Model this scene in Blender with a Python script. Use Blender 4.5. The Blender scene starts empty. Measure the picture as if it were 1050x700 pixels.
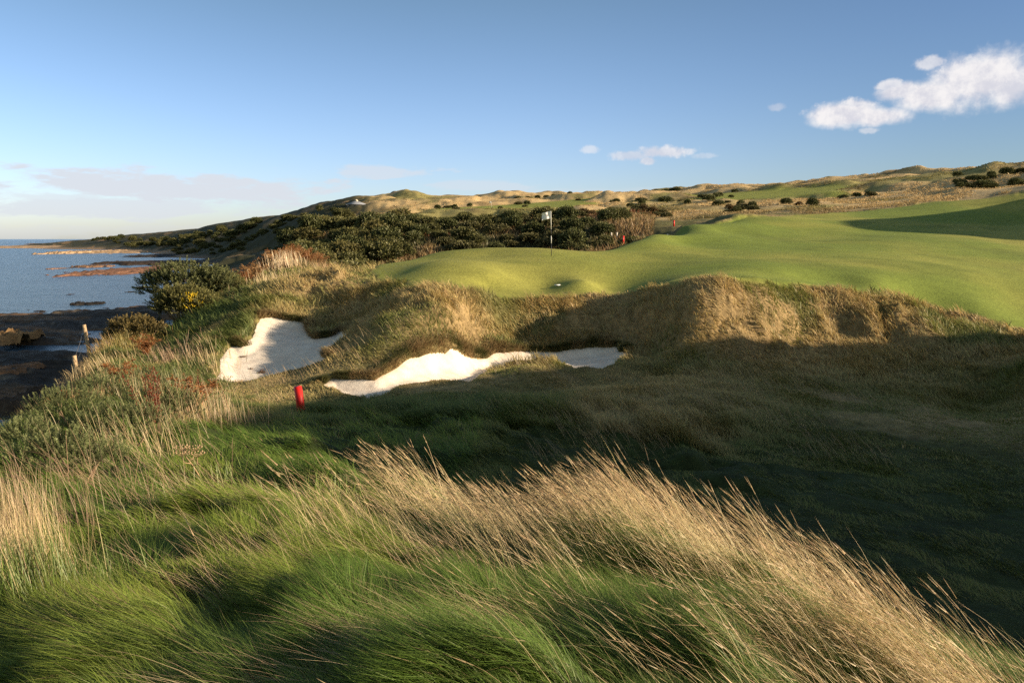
import bpy, math, random
import numpy as np
from mathutils import Vector, Matrix
random.seed(5)
RNG = np.random.default_rng(11)
R = math.radians
scn = bpy.context.scene
C = scn.collection

# ------------------------------------------------------------------ camera, sky, sun, exposure
PITCH = R(7.32)
FOC = 817.0                      # focal length in photo pixels (photo 1050 wide)
cam_d = bpy.data.cameras.new('camera')
cam_d.sensor_width = 36; cam_d.lens = 36*FOC/1050
cam_d.clip_start = 0.05; cam_d.clip_end = 90000
cam = bpy.data.objects.new('camera', cam_d); C.objects.link(cam)
cam.location = (0, 0, 0); cam.rotation_euler = (R(90)-PITCH, 0, 0)
scn.camera = cam
SUN_AZ, SUN_EL = R(98), R(16)   # azimuth clockwise from the view direction (+Y)
sun_dir = Vector((math.sin(SUN_AZ)*math.cos(SUN_EL), math.cos(SUN_AZ)*math.cos(SUN_EL), math.sin(SUN_EL)))
sl = bpy.data.lights.new('sun', 'SUN'); sl.energy = 5.0; sl.angle = R(0.53); sl.color = (1.0, 0.80, 0.56)
so = bpy.data.objects.new('sun', sl); C.objects.link(so)
so.rotation_euler = sun_dir.to_track_quat('Z', 'Y').to_euler(); so.location = (60, -30, 60)
scn.view_settings.view_transform = 'Standard'; scn.view_settings.look = 'None'
scn.view_settings.exposure = 1.0; scn.view_settings.gamma = 1
scn.cycles.use_denoising = False; scn.cycles.max_bounces = 6; scn.cycles.diffuse_bounces = 3; scn.cycles.transparent_max_bounces = 4
SKY_STRENGTH = 0.052

class NT:
    """small helper for writing node graphs"""
    def __init__(s, tree): s.t = tree; s.n = tree.nodes; s.l = tree.links
    def new(s, typ, **kw):
        n = s.n.new(typ)
        for k, v in kw.items(): setattr(n, k, v)
        return n
    def put(s, sock, v):
        if isinstance(v, bpy.types.NodeSocket): s.l.new(v, sock)
        else: sock.default_value = v
    def m(s, op, a, b=None, c=None, clamp=False):
        n = s.new('ShaderNodeMath', operation=op, use_clamp=clamp)
        s.put(n.inputs[0], a)
        if b is not None: s.put(n.inputs[1], b)
        if c is not None: s.put(n.inputs[2], c)
        return n.outputs[0]
    def mix(s, f, a, b, blend='MIX'):
        n = s.new('ShaderNodeMix', data_type='RGBA', blend_type=blend)
        s.put(n.inputs[0], f); s.put(n.inputs[6], a); s.put(n.inputs[7], b)
        return n.outputs[2]
    def ss(s, v, lo, hi, a=0.0, b=1.0):
        n = s.new('ShaderNodeMapRange', interpolation_type='SMOOTHSTEP')
        s.put(n.inputs[0], v)
        for i, q in enumerate((lo, hi, a, b)): n.inputs[1+i].default_value = q
        return n.outputs[0]
    def noise(s, vec, scale, detail=4, rough=.55, dim='3D'):
        n = s.new('ShaderNodeTexNoise', noise_dimensions=dim)
        if vec is not None: s.l.new(vec, n.inputs['Vector'])
        n.inputs['Scale'].default_value = scale; n.inputs['Detail'].default_value = detail
        n.inputs['Roughness'].default_value = rough
        return n.outputs[0]

world = bpy.data.worlds.new('World'); scn.world = world; world.use_nodes = True
W = NT(world.node_tree); W.n.clear()
sky = W.new('ShaderNodeTexSky', sky_type='NISHITA'); sky.sun_disc = False
sky.sun_elevation = SUN_EL; sky.sun_rotation = SUN_AZ
sky.altitude = 10; sky.air_density = 1.0; sky.dust_density = 0.6; sky.ozone_density = 1.6
tc = W.new('ShaderNodeTexCoord')
sep = W.new('ShaderNodeSeparateXYZ'); W.l.new(tc.outputs['Generated'], sep.inputs[0])
az = W.m('ARCTAN2', sep.outputs[0], sep.outputs[1]); el = W.m('ARCSINE', sep.outputs[2])
nA = W.noise(tc.outputs['Generated'], 22, 7, .6)
nB = W.noise(tc.outputs['Generated'], 60, 6, .62)
mp = W.new('ShaderNodeMapping'); mp.inputs['Scale'].default_value = (1, 1, 4.5)
W.l.new(tc.outputs['Generated'], mp.inputs[0])
nC = W.noise(mp.outputs[0], 13, 8, .62)
def ang(px, py):
    x, y = (px-525)/FOC, (350-py)/FOC
    X, Y, Z = x, math.cos(PITCH)+math.sin(PITCH)*y, -math.sin(PITCH)+math.cos(PITCH)*y
    return math.atan2(X, Y), math.atan2(Z, math.hypot(X, Y))
#          px   py   rx  ry  strength  noise
CLOUDS = [(1000, 84, 44, 22, 1.0, nA), (960, 96, 40, 14, 1.0, nA), (1038, 88, 30, 18, .95, nA), (925, 94, 24, 9, .95, nA), (912, 88, 13, 5, .8, nB), (985, 74, 20, 11, .9, nB),
          (868, 118, 36, 11, 1.0, nA), (898, 120, 28, 9, 1.0, nA), (852, 115, 22, 8, .85, nB), (878, 108, 18, 7, .9, nB), (891, 134, 8, 3, .5, nB),
          (955, 64, 15, 6, .7, nB), (683, 156, 26, 6, .8, nB), (645, 160, 20, 5, .6, nB), (664, 165, 8, 4, .7, nB), (606, 153, 9, 4, .5, nB), (722, 160, 14, 3, .3, nB),
          (796, 110, 9, 4, .35, nB)]
dens = None
for px, py, rx, ry, st, nz in CLOUDS:
    a0, e0 = ang(px, py)
    u = W.m('DIVIDE', W.m('SUBTRACT', az, a0), rx/FOC); v = W.m('DIVIDE', W.m('SUBTRACT', el, e0), ry/FOC)
    d2 = W.m('SQRT', W.m('ADD', W.m('MULTIPLY', u, u), W.m('MULTIPLY', v, v)))
    q = W.m('ADD', W.m('SUBTRACT', 1.1, d2), W.m('MULTIPLY', W.m('SUBTRACT', nz, .5), 1.9))
    q = W.m('MULTIPLY', W.ss(q, -.14, .60), st)
    dens = q if dens is None else W.m('MAXIMUM', dens, q)
veil = None
for px, py, rx, ry, st in [(175, 194, 150, 17, 1.0), (110, 212, 150, 15, .8), (60, 202, 80, 8, .6), (402, 176, 62, 7, .7), (60, 238, 160, 10, .3), (490, 190, 70, 6, .5), (600, 196, 80, 5, .25)]:
    a0, e0 = ang(px, py)
    u = W.m('DIVIDE', W.m('SUBTRACT', az, a0), rx/FOC); v = W.m('DIVIDE', W.m('SUBTRACT', el, e0), ry/FOC)
    d2 = W.m('SQRT', W.m('ADD', W.m('MULTIPLY', u, u), W.m('MULTIPLY', v, v)))
    q = W.m('ADD', W.m('SUBTRACT', 1.05, d2), W.m('MULTIPLY', W.m('SUBTRACT', nC, .5), 3.6))
    q = W.m('MULTIPLY', W.ss(q, 0.0, .6), st)
    veil = q if veil is None else W.m('MAXIMUM', veil, q)
shade = W.ss(W.m('ADD', W.m('MULTIPLY', nB, .5), W.m('MULTIPLY', nA, .5)), .40, .58)
ccol = W.mix(shade, (6.7, 6.7, 7.4, 1), (8.9, 8.65, 8.7, 1))
# cleaner, bluer air than the model's default: more blue low down, deeper to the right (90 degrees from the sun)
grade = W.mix(W.ss(el, -.02, .42), (1.55, 1.70, 2.40, 1), (1.10, 1.23, 1.21, 1))
grade = W.mix(W.ss(az, -.05, .65), grade, (.76, .90, 1.17, 1))
# unseen sky beside, behind and overhead made warmer and brighter to lift shade
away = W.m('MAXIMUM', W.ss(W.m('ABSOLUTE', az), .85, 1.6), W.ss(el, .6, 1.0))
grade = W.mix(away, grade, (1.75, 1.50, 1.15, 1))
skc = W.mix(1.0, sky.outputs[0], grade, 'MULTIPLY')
skc = W.mix(W.m('MULTIPLY', veil, .92), skc, (6.9, 7.25, 7.9, 1))
skc = W.mix(dens, skc, ccol)
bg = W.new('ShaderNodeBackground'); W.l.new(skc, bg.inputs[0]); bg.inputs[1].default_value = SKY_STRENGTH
wo = W.new('ShaderNodeOutputWorld'); W.l.new(bg.outputs[0], wo.inputs[0])

# ------------------------------------------------------------------ numeric helpers
def P(px, py, d):
    """point seen at photo pixel (px,py), d metres ahead (world y)"""
    x, y = (px-525)/FOC, (350-py)/FOC
    X, Y, Z = x, math.cos(PITCH)+math.sin(PITCH)*y, -math.sin(PITCH)+math.cos(PITCH)*y
    t = d/Y
    return np.array((X*t, d, Z*t))
def H(px, d, z):
    t = d/math.cos(PITCH)
    return np.array(((px-525)/FOC*d*1.0, d, z))
def hash2(ix, iy, seed):
    h = (ix.astype(np.int64)*374761393 + iy.astype(np.int64)*668265263 + seed*974711) & 0x7fffffff
    h = ((h ^ (h >> 13))*1274126177) & 0x7fffffff
    h = h ^ (h >> 16)
    return (h & 0xffff)/65535.0
def vnoise(x, y, seed=0):
    ix, iy = np.floor(x), np.floor(y); fx, fy = x-ix, y-iy
    fx = fx*fx*fx*(fx*(fx*6-15)+10); fy = fy*fy*fy*(fy*(fy*6-15)+10)
    a, b, c, d = hash2(ix, iy, seed), hash2(ix+1, iy, seed), hash2(ix, iy+1, seed), hash2(ix+1, iy+1, seed)
    return (a*(1-fx)+b*fx)*(1-fy)+(c*(1-fx)+d*fx)*fy
def fbm(x, y, scale, octv=4, seed=0, gain=.5):
    s, a, t = 0, 1, 0
    c, n = .8, .6
    for k in range(octv):
        s = s+a*(vnoise(x*scale+k*13.7, y*scale-k*7.1, seed+k)-.5)*2; t += a
        a *= gain; scale *= 2.03
        x, y = c*x-n*y, n*x+c*y
    return s/t
def sst(v, lo, hi):
    t = np.clip((v-lo)/(hi-lo), 0, 1); return t*t*(3-2*t)
def inpoly(x, y, poly):
    r = np.zeros(x.shape, bool); n = len(poly)
    for i in range(n):
        x1, y1 = poly[i][:2]; x2, y2 = poly[(i+1) % n][:2]
        if y1 == y2: continue
        c = ((y1 > y) != (y2 > y)) & (x < (x2-x1)*(y-y1)/(y2-y1)+x1)
        r ^= c
    return r
def sdist(x, y, poly):
    """signed distance, positive inside"""
    d = np.full(x.shape, 1e9); n = len(poly)
    for i in range(n):
        x1, y1 = poly[i][:2]; x2, y2 = poly[(i+1) % n][:2]
        dx, dy = x2-x1, y2-y1; L = dx*dx+dy*dy+1e-12
        t = np.clip(((x-x1)*dx+(y-y1)*dy)/L, 0, 1)
        d = np.minimum(d, np.hypot(x-x1-t*dx, y-y1-t*dy))
    return np.where(inpoly(x, y, poly), d, -d)

# ------------------------------------------------------------------ the lie of the land: surveyed points
SEA = -12.0
pts = []
def add(*rows):
    for px, py, d in rows: pts.append(P(px, py, d))
def addz(*rows):
    for px, d, z in rows: pts.append(H(px, d, z))
def xyz(*rows):
    for r in rows: pts.append(np.array(r, float))
# under and around the camera
for a_ in range(-180, 180, 30):
    xyz((math.sin(R(a_))*1.3, math.cos(R(a_))*1.3, -1.72))
xyz((-4, -3, -2.0), (0, -5, -2.0), (5, -4, -1.9), (-10, -4, -3.5), (0, -15, -2.2), (-15, -18, -6), (12, -12, -1), (0, -60, 0), (-40, -40, -11), (-100, -80, -12.6),
    (40, -50, 3), (100, -60, 6), (0, -300, 5), (300, -300, 20), (-400, -300, -14), (-1500, -600, -15), (1500, -600, 25), (0, -1500, 10), (1500, 300, 30))
# foreground
add((525, 700, 3.3), (300, 700, 3.4), (100, 700, 3.6), (-60, 700, 3.8), (780, 700, 3.4))
add((420, 515, 8.4), (490, 533, 7.8), (550, 549, 7.2), (640, 563, 6.7), (720, 576, 6.2), (800, 598, 5.55), (900, 632, 4.9), (1000, 690, 4.25), (1060, 740, 3.9))
add((550, 600, 5.1), (700, 640, 4.6), (400, 600, 5.0), (300, 560, 5.7), (300, 500, 8), (300, 462, 11), (300, 436, 15), (350, 530, 6.9))
addz((440, 10.2, -3.5), (600, 9.4, -3.7), (700, 8.8, -3.75), (800, 8.0, -3.7), (900, 6.8, -3.6), (1000, 6.0, -3.5), (1060, 5.6, -3.4), (520, 10.5, -3.3))
add((420, 462, 12.4), (420, 428, 16), (420, 408, 20), (500, 452, 13), (500, 422, 17), (500, 404, 20.5))
add((600, 480, 12.6), (600, 430, 16.5), (600, 398, 21), (600, 378, 24.6), (700, 500, 12), (700, 450, 15.5), (700, 400, 21), (700, 366, 25.4))
add((800, 530, 10.8), (800, 480, 14), (800, 420, 19), (800, 372, 25.0), (900, 590, 8.8), (900, 500, 13), (900, 420, 19.5), (900, 372, 25.6))
add((1000, 640, 7.7), (1000, 550, 11), (1000, 450, 17), (1000, 385, 24.5), (1060, 600, 9.4), (1060, 500, 13.6), (1060, 400, 22))
# bank: foot and top
FOOT = [(500, 357, 27.6), (560, 358, 28.2), (620, 355, 28.4), (670, 351, 27.6), (710, 352, 26.0), (750, 352, 25.9), (790, 350, 26.6), (830, 349, 27.6), (870, 350, 27.8), (920, 350, 27.6), (980, 350, 27.6), (1060, 358, 27)]
TOPV = [(300, 291, 34.5), (350, 287, 34), (395, 287, 32), (440, 289, 28.9), (470, 292, 28.6), (500, 298, 29.4), (560, 299, 30.8), (620, 299, 30.8), (670, 291, 29.8), (705, 286, 28.2), (750, 284, 27.9),
       (790, 286, 28.7), (830, 289, 29.8), (870, 293, 29.8), (910, 303, 29.2), (950, 315, 29), (1000, 331, 28.9), (1060, 347, 28.9)]
TOP = [(px, py+(6 if 380 < px < 930 else 0), d) for px, py, d in TOPV]
add(*FOOT); add(*TOP)
for px, py, d in TOP:                       # keep the plateau flat right behind the lip
    if 395 <= px <= 920:
        z = P(px, py, d)[2]; pts.append(H(px, d+1.4, z+.03)); pts.append(H(px, d+3.2, z+.12))
# left bunker hollow and spur between bunkers
add((285, 328, 30.2), (340, 342, 29.3), (300, 350, 27.4), (240, 375, 25.0), (300, 382, 24.6), (232, 394, 23.2))
add((250, 398, 22.6), (310, 387, 23.2), (350, 370, 24.0), (380, 350, 25.0), (410, 334, 25.6), (435, 324, 26.2), (458, 322, 26.8), (405, 312, 28.4), (350, 318, 31.0), (320, 312, 32.2), (270, 315, 31.2))
add((236, 335, 29.5), (215, 360, 26.4), (205, 390, 22.8), (240, 312, 33), (200, 322, 33.0))
# right bunker bowl and its mound
add((345, 394, 22.2), (380, 402, 21.3), (420, 385, 23.2), (450, 375, 24.8), (480, 366, 26.4))
addz((530, 25.2, -4.15), (590, 26.0, -4.15), (630, 26.6, -3.95))
add((540, 373, 23.6), (500, 388, 22.8), (575, 383, 24.0), (600, 386, 24.2), (640, 383, 24.6), (540, 398, 22.0), (600, 400, 22.0), (300, 418, 19.2), (340, 412, 19.8), (400, 404, 20.8), (460, 396, 21.4), (650, 376, 25.2))
# green and fairway
add((440, 272, 36), (500, 282, 33.5), (600, 287, 33.5), (600, 272, 38.5), (565, 263, 41), (500, 268, 39), (410, 276, 38), (350, 281, 37), (700, 272, 37), (700, 258, 45), (700, 250, 51), (700, 241, 57), (740, 262, 43), (740, 250, 51), (740, 238, 60), (740, 229, 68), (640, 263, 42), (500, 261, 43), (440, 266, 43),
    (800, 276, 34), (800, 263, 42), (800, 250, 52), (800, 236, 65), (900, 289, 33), (900, 275, 37.5), (900, 262, 44), (900, 247, 54), (900, 240, 63), (900, 228, 76),
    (1000, 312, 32.5), (1000, 282, 38), (1000, 262, 47), (1000, 247, 56), (1000, 241, 64), (1000, 221, 82), (1060, 325, 32.5), (1060, 282, 40), (1060, 252, 55), (1060, 226, 80))
add((395, 271, 43), (440, 263, 46.5), (500, 257, 47.5), (560, 257.5, 46.5), (600, 259, 46), (640, 252, 50), (655, 255, 46), (660, 245, 54), (700, 233, 62), (760, 223, 75), (850, 219, 90), (900, 213, 96), (950, 208, 97), (1060, 196, 93))
# gully behind the green
addz((400, 50, -4.4), (440, 53, -5), (500, 54, -4.6), (560, 54, -4.6), (610, 54, -4.2), (650, 58, -3.2), (440, 64, -6.4), (520, 66, -6.2), (600, 68, -5), (660, 72, -2.0), (370, 60, -5.5))
add((400, 258, 78), (460, 252, 80), (520, 247, 82), (580, 242, 84), (640, 238, 84), (700, 228, 90), (400, 238, 96), (460, 233, 104), (520, 228, 106), (600, 222, 108), (660, 224, 104))
add((300, 272, 70), (340, 268, 73), (300, 250, 92), (350, 242, 100), (320, 236, 112), (370, 232, 118), (420, 228, 124), (480, 224, 125))
# ridge left of the green, cliff top
add((290, 276, 56), (330, 281, 48), (250, 292, 44), (256, 303, 40), (215, 312, 36), (290, 288, 42), (340, 281, 52))
add((185, 335, 33), (160, 352, 30), (130, 372, 26.5), (100, 364, 31), (88, 380, 27), (70, 404, 23), (170, 372, 26), (200, 410, 19.5), (150, 420, 16), (100, 452, 12), (60, 434, 17),
    (200, 455, 12.3), (200, 505, 8.5), (100, 500, 8.5), (100, 560, 6.3), (0, 600, 5.3), (0, 500, 8.2), (-60, 520, 7), (20, 445, 13))
# seaward drop
addz((0, 18, -4.9), (40, 21, -5.6), (0, 22, -6.4), (0, 30, -9.2), (0, 42, -11.2), (60, 27, -7), (60, 36, -9.6), (60, 48, -11.2), (100, 40, -8.0), (100, 52, -11), (130, 40, -8.0), (130, 56, -11), (170, 46, -8), (170, 62, -11),
     (210, 54, -7.0), (210, 72, -10.5), (250, 62, -6.5), (250, 85, -10.5), (285, 78, -6.5), (270, 110, -10.5), (285, 140, -9.5), (-80, 20, -7), (-80, 32, -10.8), (-200, 14, -7), (-200, 25, -11))
# beach
addz((0, 65, -11.3), (0, 100, -11.2), (0, 120, -11.6), (0, 140, -12.6), (100, 80, -11.2), (100, 120, -11.4), (100, 146, -12.6), (150, 80, -11.2), (150, 120, -11.3), (150, 150, -12.4), (200, 130, -11.2),
     (200, 170, -11.9), (200, 300, -12.2), (240, 200, -11.2), (240, 300, -11), (-100, 60, -11.4), (-100, 110, -11.9), (-100, 140, -13), (-300, 60, -12), (-300, 120, -13.5),
     (150, 200, -13.2), (100, 220, -13.5), (0, 200, -14), (-100, 300, -14), (0, 500, -14), (50, 500, -14), (130, 400, -13.3), (170, 300, -12.9), (0, 1000, -14), (20, 1600, -15), (-400, 400, -15), (-400, 1500, -15),
     (60, 1900, -15), (0, 2600, -15), (120, 600, -13.0), (90, 900, -13.2), (150, 520, -12.7), (190, 430, -12.2))
# headland
addz((78, 1180, -11.3), (120, 900, -11.6), (160, 760, -11.2), (200, 620, -10.8), (240, 480, -10), (280, 350, -8.5))
add((78, 247, 1290), (110, 243, 1180), (140, 241, 1080), (170, 238, 980), (210, 232, 840), (250, 226, 720), (290, 219, 580), (330, 213, 440), (370, 212, 370), (395, 217, 330),
    (110, 247, 1050), (170, 245, 860), (250, 238, 600), (320, 222, 370), (290, 229, 460), (250, 250, 500), (320, 232, 320))
addz((100, 1700, -6), (200, 1300, 4), (300, 1000, 8), (400, 800, 14), (500, 900, 20), (700, 900, 25), (900, 800, 28), (1060, 700, 28), (1060, 2400, 30), (300, 2400, 8), (700, 2400, 28), (1060, 400, 27))
# dunes
add((440, 209, 380), (480, 205, 420), (520, 203, 430), (560, 203, 430), (600, 199, 420), (660, 196, 400), (700, 196, 390), (740, 194, 370), (790, 189, 340), (850, 184, 300), (910, 182, 260), (980, 177, 225), (1060, 171, 205))
add((400, 224, 170), (400, 221, 250), (440, 217, 230), (500, 220, 180), (500, 214, 280), (560, 213, 270), (600, 216, 170), (600, 207, 290), (660, 214, 160), (660, 205, 270), (720, 215, 130), (720, 205, 220),
    (800, 213, 118), (800, 201, 200), (860, 208, 125), (860, 196, 185), (930, 203, 125), (930, 191, 170), (1000, 196, 122), (1000, 186, 155), (1060, 186, 130), (1060, 178, 165))
# the high dune out of frame on the right that shades the hollow (crest 35 m towards the sun)
SX, SY = math.sin(SUN_AZ), math.cos(SUN_AZ)
def su(s, u, z): xyz((SX*s-SY*u, SY*s+SX*u, z))
for u, z in [(-6, 5.4), (0, 6.2), (5, 6.7), (7, 7.1), (8.7, 7.7), (11, 8.7), (13, 8.9), (15, 8.8), (18.6, 8.3), (21.2, 7.6), (25, 6.5), (28, 5.2), (29.2, 3.6), (31, 2.2), (34, .8)]: su(35, u, z)
for u in (0, 8, 16, 24, 32): su(48, u, 5.5 if u < 27 else 1.0); su(22, u, -1.6 if u > 6 else -1.2); su(12, u, -3.4 if u > 8 else -2.6)
# second one shading the far fairway
for u, z in [(60, 6.5), (67, 12), (73, 17), (80, 17), (88, 15.5), (96, 13), (106, 11)]: su(76, u, z)
for u in (70, 85, 100): su(95, u, 11)
su(60, 45, 2); su(60, 36, 1); su(80, 50, 3)

pts = np.array(pts)
def warp(x, y):
    r = np.hypot(x, y); th = np.arctan2(x, y)
    return th*1.6, np.log(r)
pa, pb = warp(pts[:, 0], pts[:, 1]); pe = pts[:, 2]/np.hypot(pts[:, 0], pts[:, 1])
# the angle wraps behind the camera: mirror the points there
wrapm = np.abs(pa) > 1.6*math.pi*.6
pa = np.concatenate([pa, pa[wrapm]-np.sign(pa[wrapm])*2*math.pi*1.6]); pb = np.concatenate([pb, pb[wrapm]]); pe = np.concatenate([pe, pe[wrapm]])
def kern(r2): return np.where(r2 > 1e-12, 0.5*r2*np.log(np.maximum(r2, 1e-12)), 0)
n_ = len(pa)
K = kern((pa[:, None]-pa[None])**2+(pb[:, None]-pb[None])**2)+np.eye(n_)*0.0004
Q = np.c_[np.ones(n_), pa, pb]
A_ = np.block([[K, Q], [Q.T, np.zeros((3, 3))]])
sol = np.linalg.solve(A_, np.concatenate([pe, np.zeros(3)]))
wts, pol = sol[:n_], sol[n_:]
def base_h(x, y):
    shp = x.shape; x = x.ravel(); y = y.ravel()
    a, b = warp(x, y); out = np.empty(len(x))
    for i in range(0, len(x), 20000):
        s = slice(i, i+20000)
        out[s] = kern((a[s, None]-pa[None])**2+(b[s, None]-pb[None])**2)@wts+pol[0]+pol[1]*a[s]+pol[2]*b[s]
    return (out*np.hypot(x, y)).reshape(shp)

# outlines of the surfaces, in world x,y
def outline(rows, depth):
    return [P(px, py, depth(px, py)) for px, py in rows]
def on_ground(rows, d0, d1):
    """where the sight line meets the land, searched from d0 to d1"""
    out = []
    dd = np.linspace(d0, d1, 500)
    for px, py in rows:
        p1 = P(px, py, 1.0); xs, ys, zs = p1[0]*dd, p1[1]*dd, p1[2]*dd
        h = base_h(xs, ys)-zs
        k = np.argmax(h > 0) if (h > 0).any() else np.argmin(np.abs(h))
        out.append((xs[k], ys[k]))
    return out
B1 = on_ground([(224, 393), (226, 368), (237, 355), (248, 356), (258, 347), (262, 337), (267, 328), (282, 326), (300, 329), (314, 329), (313, 338), (321, 347), (336, 346), (348, 338), (361, 341), (350, 350), (338, 358), (331, 364),
                (335, 370), (318, 376), (299, 382), (275, 389), (254, 394)], 20, 32)
B2 = on_ground([(330, 394), (341, 388), (383, 390), (408, 377), (428, 368), (442, 364), (470, 361), (486, 366), (501, 364), (522, 359), (562, 360), (574, 361), (592, 358), (611, 355), (630, 356), (634, 361), (648, 362), (628, 377), (616, 382),
                (588, 380), (572, 372), (548, 370), (522, 373), (500, 382), (480, 395), (455, 393), (440, 395), (410, 399), (381, 413), (366, 410), (350, 407), (340, 402)], 19, 29)
def wobble(poly, amp, seed):
    out = []
    n = len(poly)
    for i in range(n):
        a, b = np.array(poly[i][:2]), np.array(poly[(i+1) % n][:2])
        for k in range(4): out.append(a+(b-a)*k/4)
    out = np.array(out); x, y = out[:, 0], out[:, 1]
    return [tuple(q) for q in np.stack([x+fbm(x, y, 1.7, 3, seed)*amp, y+fbm(x, y, 1.7, 3, seed+5)*amp], -1)]
B1 = wobble(B1, .14, 40); B2 = wobble(B2, .16, 44)
def linexy(rows, back=0): return [tuple(P(px, py, d+back)[:2]) for px, py, d in rows]
FAIR = linexy([(385, 284, 33.5)]+[t for t in TOP if 395 < t[0] < 860], .75)+on_ground([(870, 296), (910, 301), (950, 310), (1000, 325), (1050, 341)], 30, 38)+linexy([(1180, 372, 28), (1300, 260, 60), (1180, 205, 92), (1060, 196, 93), (950, 208, 97), (850, 219, 90), (760, 223, 75), (700, 233, 62), (660, 245, 54), (640, 250, 50),
        (600, 258, 46.4), (560, 256, 47.2), (500, 255, 48), (440, 262, 47), (395, 270.5, 43.5), (380, 275, 40)])
FARG = [linexy([(460, 213, 250), (600, 211, 250), (610, 207, 330), (440, 209.5, 330)]), linexy([(390, 222, 170), (480, 220, 180), (470, 216, 230), (385, 219, 230)]),
        linexy([(700, 205, 215), (860, 194, 185), (880, 190, 215), (720, 199, 270)]), linexy([(600, 219, 140), (690, 215, 145), (700, 211, 170), (610, 214, 175)])]

# ------------------------------------------------------------------ ground grid (polar, finer in view)
th_in = np.linspace(R(-38), R(38), 800)
th_out = np.linspace(R(38), R(322), 190)[1:-1]
TH = np.concatenate([th_in, th_out])
LR = np.concatenate([np.linspace(math.log(.6), math.log(3), 30)[:-1], np.linspace(math.log(3), math.log(20), 330)[:-1], np.linspace(math.log(20), math.log(33), 230)[:-1], np.linspace(math.log(33), math.log(62), 150)[:-1], np.linspace(math.log(62), math.log(500), 190)[:-1], np.linspace(math.log(500), math.log(3000), 70)])
TT, LL = np.meshgrid(TH, LR, indexing='ij')
GX, GY = np.sin(TT)*np.exp(LL), np.cos(TT)*np.exp(LL)
GR = np.hypot(GX, GY)
GZ = base_h(GX, GY)
fair_sd = sdist(GX, GY, FAIR)
b1_sd = np.full(GX.shape, -99.0); b2_sd = b1_sd.copy()
loc = (GR > 15) & (GR < 38) & (GX < 12) & (GX > -16) & (GY > 0)
b1_sd[loc] = sdist(GX[loc], GY[loc], B1); b2_sd[loc] = sdist(GX[loc], GY[loc], B2)
for B_, S_ in ((B1, b1_sd), (B2, b2_sd)):          # pull grid points near an outline onto it, so the edge runs clean
    near = np.abs(S_) < .055
    x_, y_, s_ = GX[near], GY[near], S_[near]; e_ = .01
    gx_ = (sdist(x_+e_, y_, B_)-s_)/e_; gy_ = (sdist(x_, y_+e_, B_)-s_)/e_
    GX[near] = x_-gx_*s_; GY[near] = y_-gy_*s_; S_[near] = 0
edge_n = 0.0
bun = np.maximum(b1_sd, b2_sd)
fairm = sst(fair_sd+fbm(GX, GY, .9, 4, 31)*.45, -.25, .35)
land = sst(GZ, -11.0, -9.5)
# relief
dune_far = sst(GR, 95, 170)*land
GZ = GZ+dune_far*(fbm(GX, GY, 1/34, 4, 3)*(2.6+1.2*sst(GR, 180, 300))+(sst(fbm(GX+.4*GY, GY*.55, 1/26, 3, 9), .0, .7))*(1.0+1.2*sst(GR, 180, 300))+np.abs(fbm(GX, GY, 1/9, 3, 19))*1.2-.9)*(1-.75*sst(GR, 450, 800))*(1-fairm)
for pg in FARG:
    m_ = (GR > 120) & (GR < 380); s_ = np.full(GX.shape, -99.0); s_[m_] = sdist(GX[m_], GY[m_], pg)
    k_ = sst(s_, -8, 4); GZ = GZ*(1-k_)+base_h(GX, GY)*k_
GZ += fairm*(fbm(GX, GY, 1/9, 3, 12)*.16)
bunk_near = np.exp(-((GX+2.5)/8.5)**4-((GY-22.3)/4.4)**4)
nearm = (1-.8*bunk_near)*(1-sst(GR, 60, 100))*(1-fairm)*(1-sst(bun, -.3, .1))*land
hol_g = sst(GX/np.maximum(GY, 1), .22, .42)*(1-sst(GR, 22, 27))*sst(GR, 7, 9)
nearm *= 1-.75*hol_g
GZ += nearm*(fbm(GX, GY, 1/2.6, 4, 5)*.20*sst(GR, 2.5, 6)+(np.abs(fbm(GX, GY, 1/1.0, 3, 6))*.40-.10)*sst(GR, 1.5, 3.5)*(1-sst(GR, 14, 24)*.6))
bankm = sst(fair_sd, -4.5, -1.2)*(1-sst(fair_sd, -.6, .1))*sst(GR, 20, 24)*(1-sst(GR, 44, 50))*(1-sst(bun, -.4, .1))
GZ += bankm*(np.abs(fbm(GX, GY, 1/1.3, 4, 77))*.80+fbm(GX, GY, 1/2.6, 2, 78)*.30-.25)*(1-.8*sst(fair_sd, -1.9, -.7))-bankm*sst(fair_sd, -1.9, -.7)*.10
mid = sst(GR, 48, 60)*(1-sst(GR, 110, 160))*(1-fairm)*land
GZ += mid*fbm(GX, GY, 1/7, 4, 15)*.5
beach = 1-land
rock = beach*(1-sst(GR, 180, 320))
ridg = 1-np.abs(fbm(GX+GY*.3, GY*1.8, 1/9, 5, 21))*2
GZ += rock*(ridg*.45-.25+fbm(GX, GY, 1/1.7, 3, 22)*.22)*sst(-GZ, 9, 11)
# tidal pool
px_, py_ = P(20, 357, 86)[:2]
pool = np.exp(-(((GX-px_)/17)**2)**2-((GY-py_+.5-.03*(GX-px_))/5.2)**4)
GZ = GZ*(1-pool)+pool*np.minimum(GZ, -12.5)
lip = sst(-np.abs(bun), -.45, 0)
GZ += np.where(bun < 0, .11*sst(bun, -.7, -.02), -.12*sst(bun, 0, .5))
hz = GZ

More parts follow.
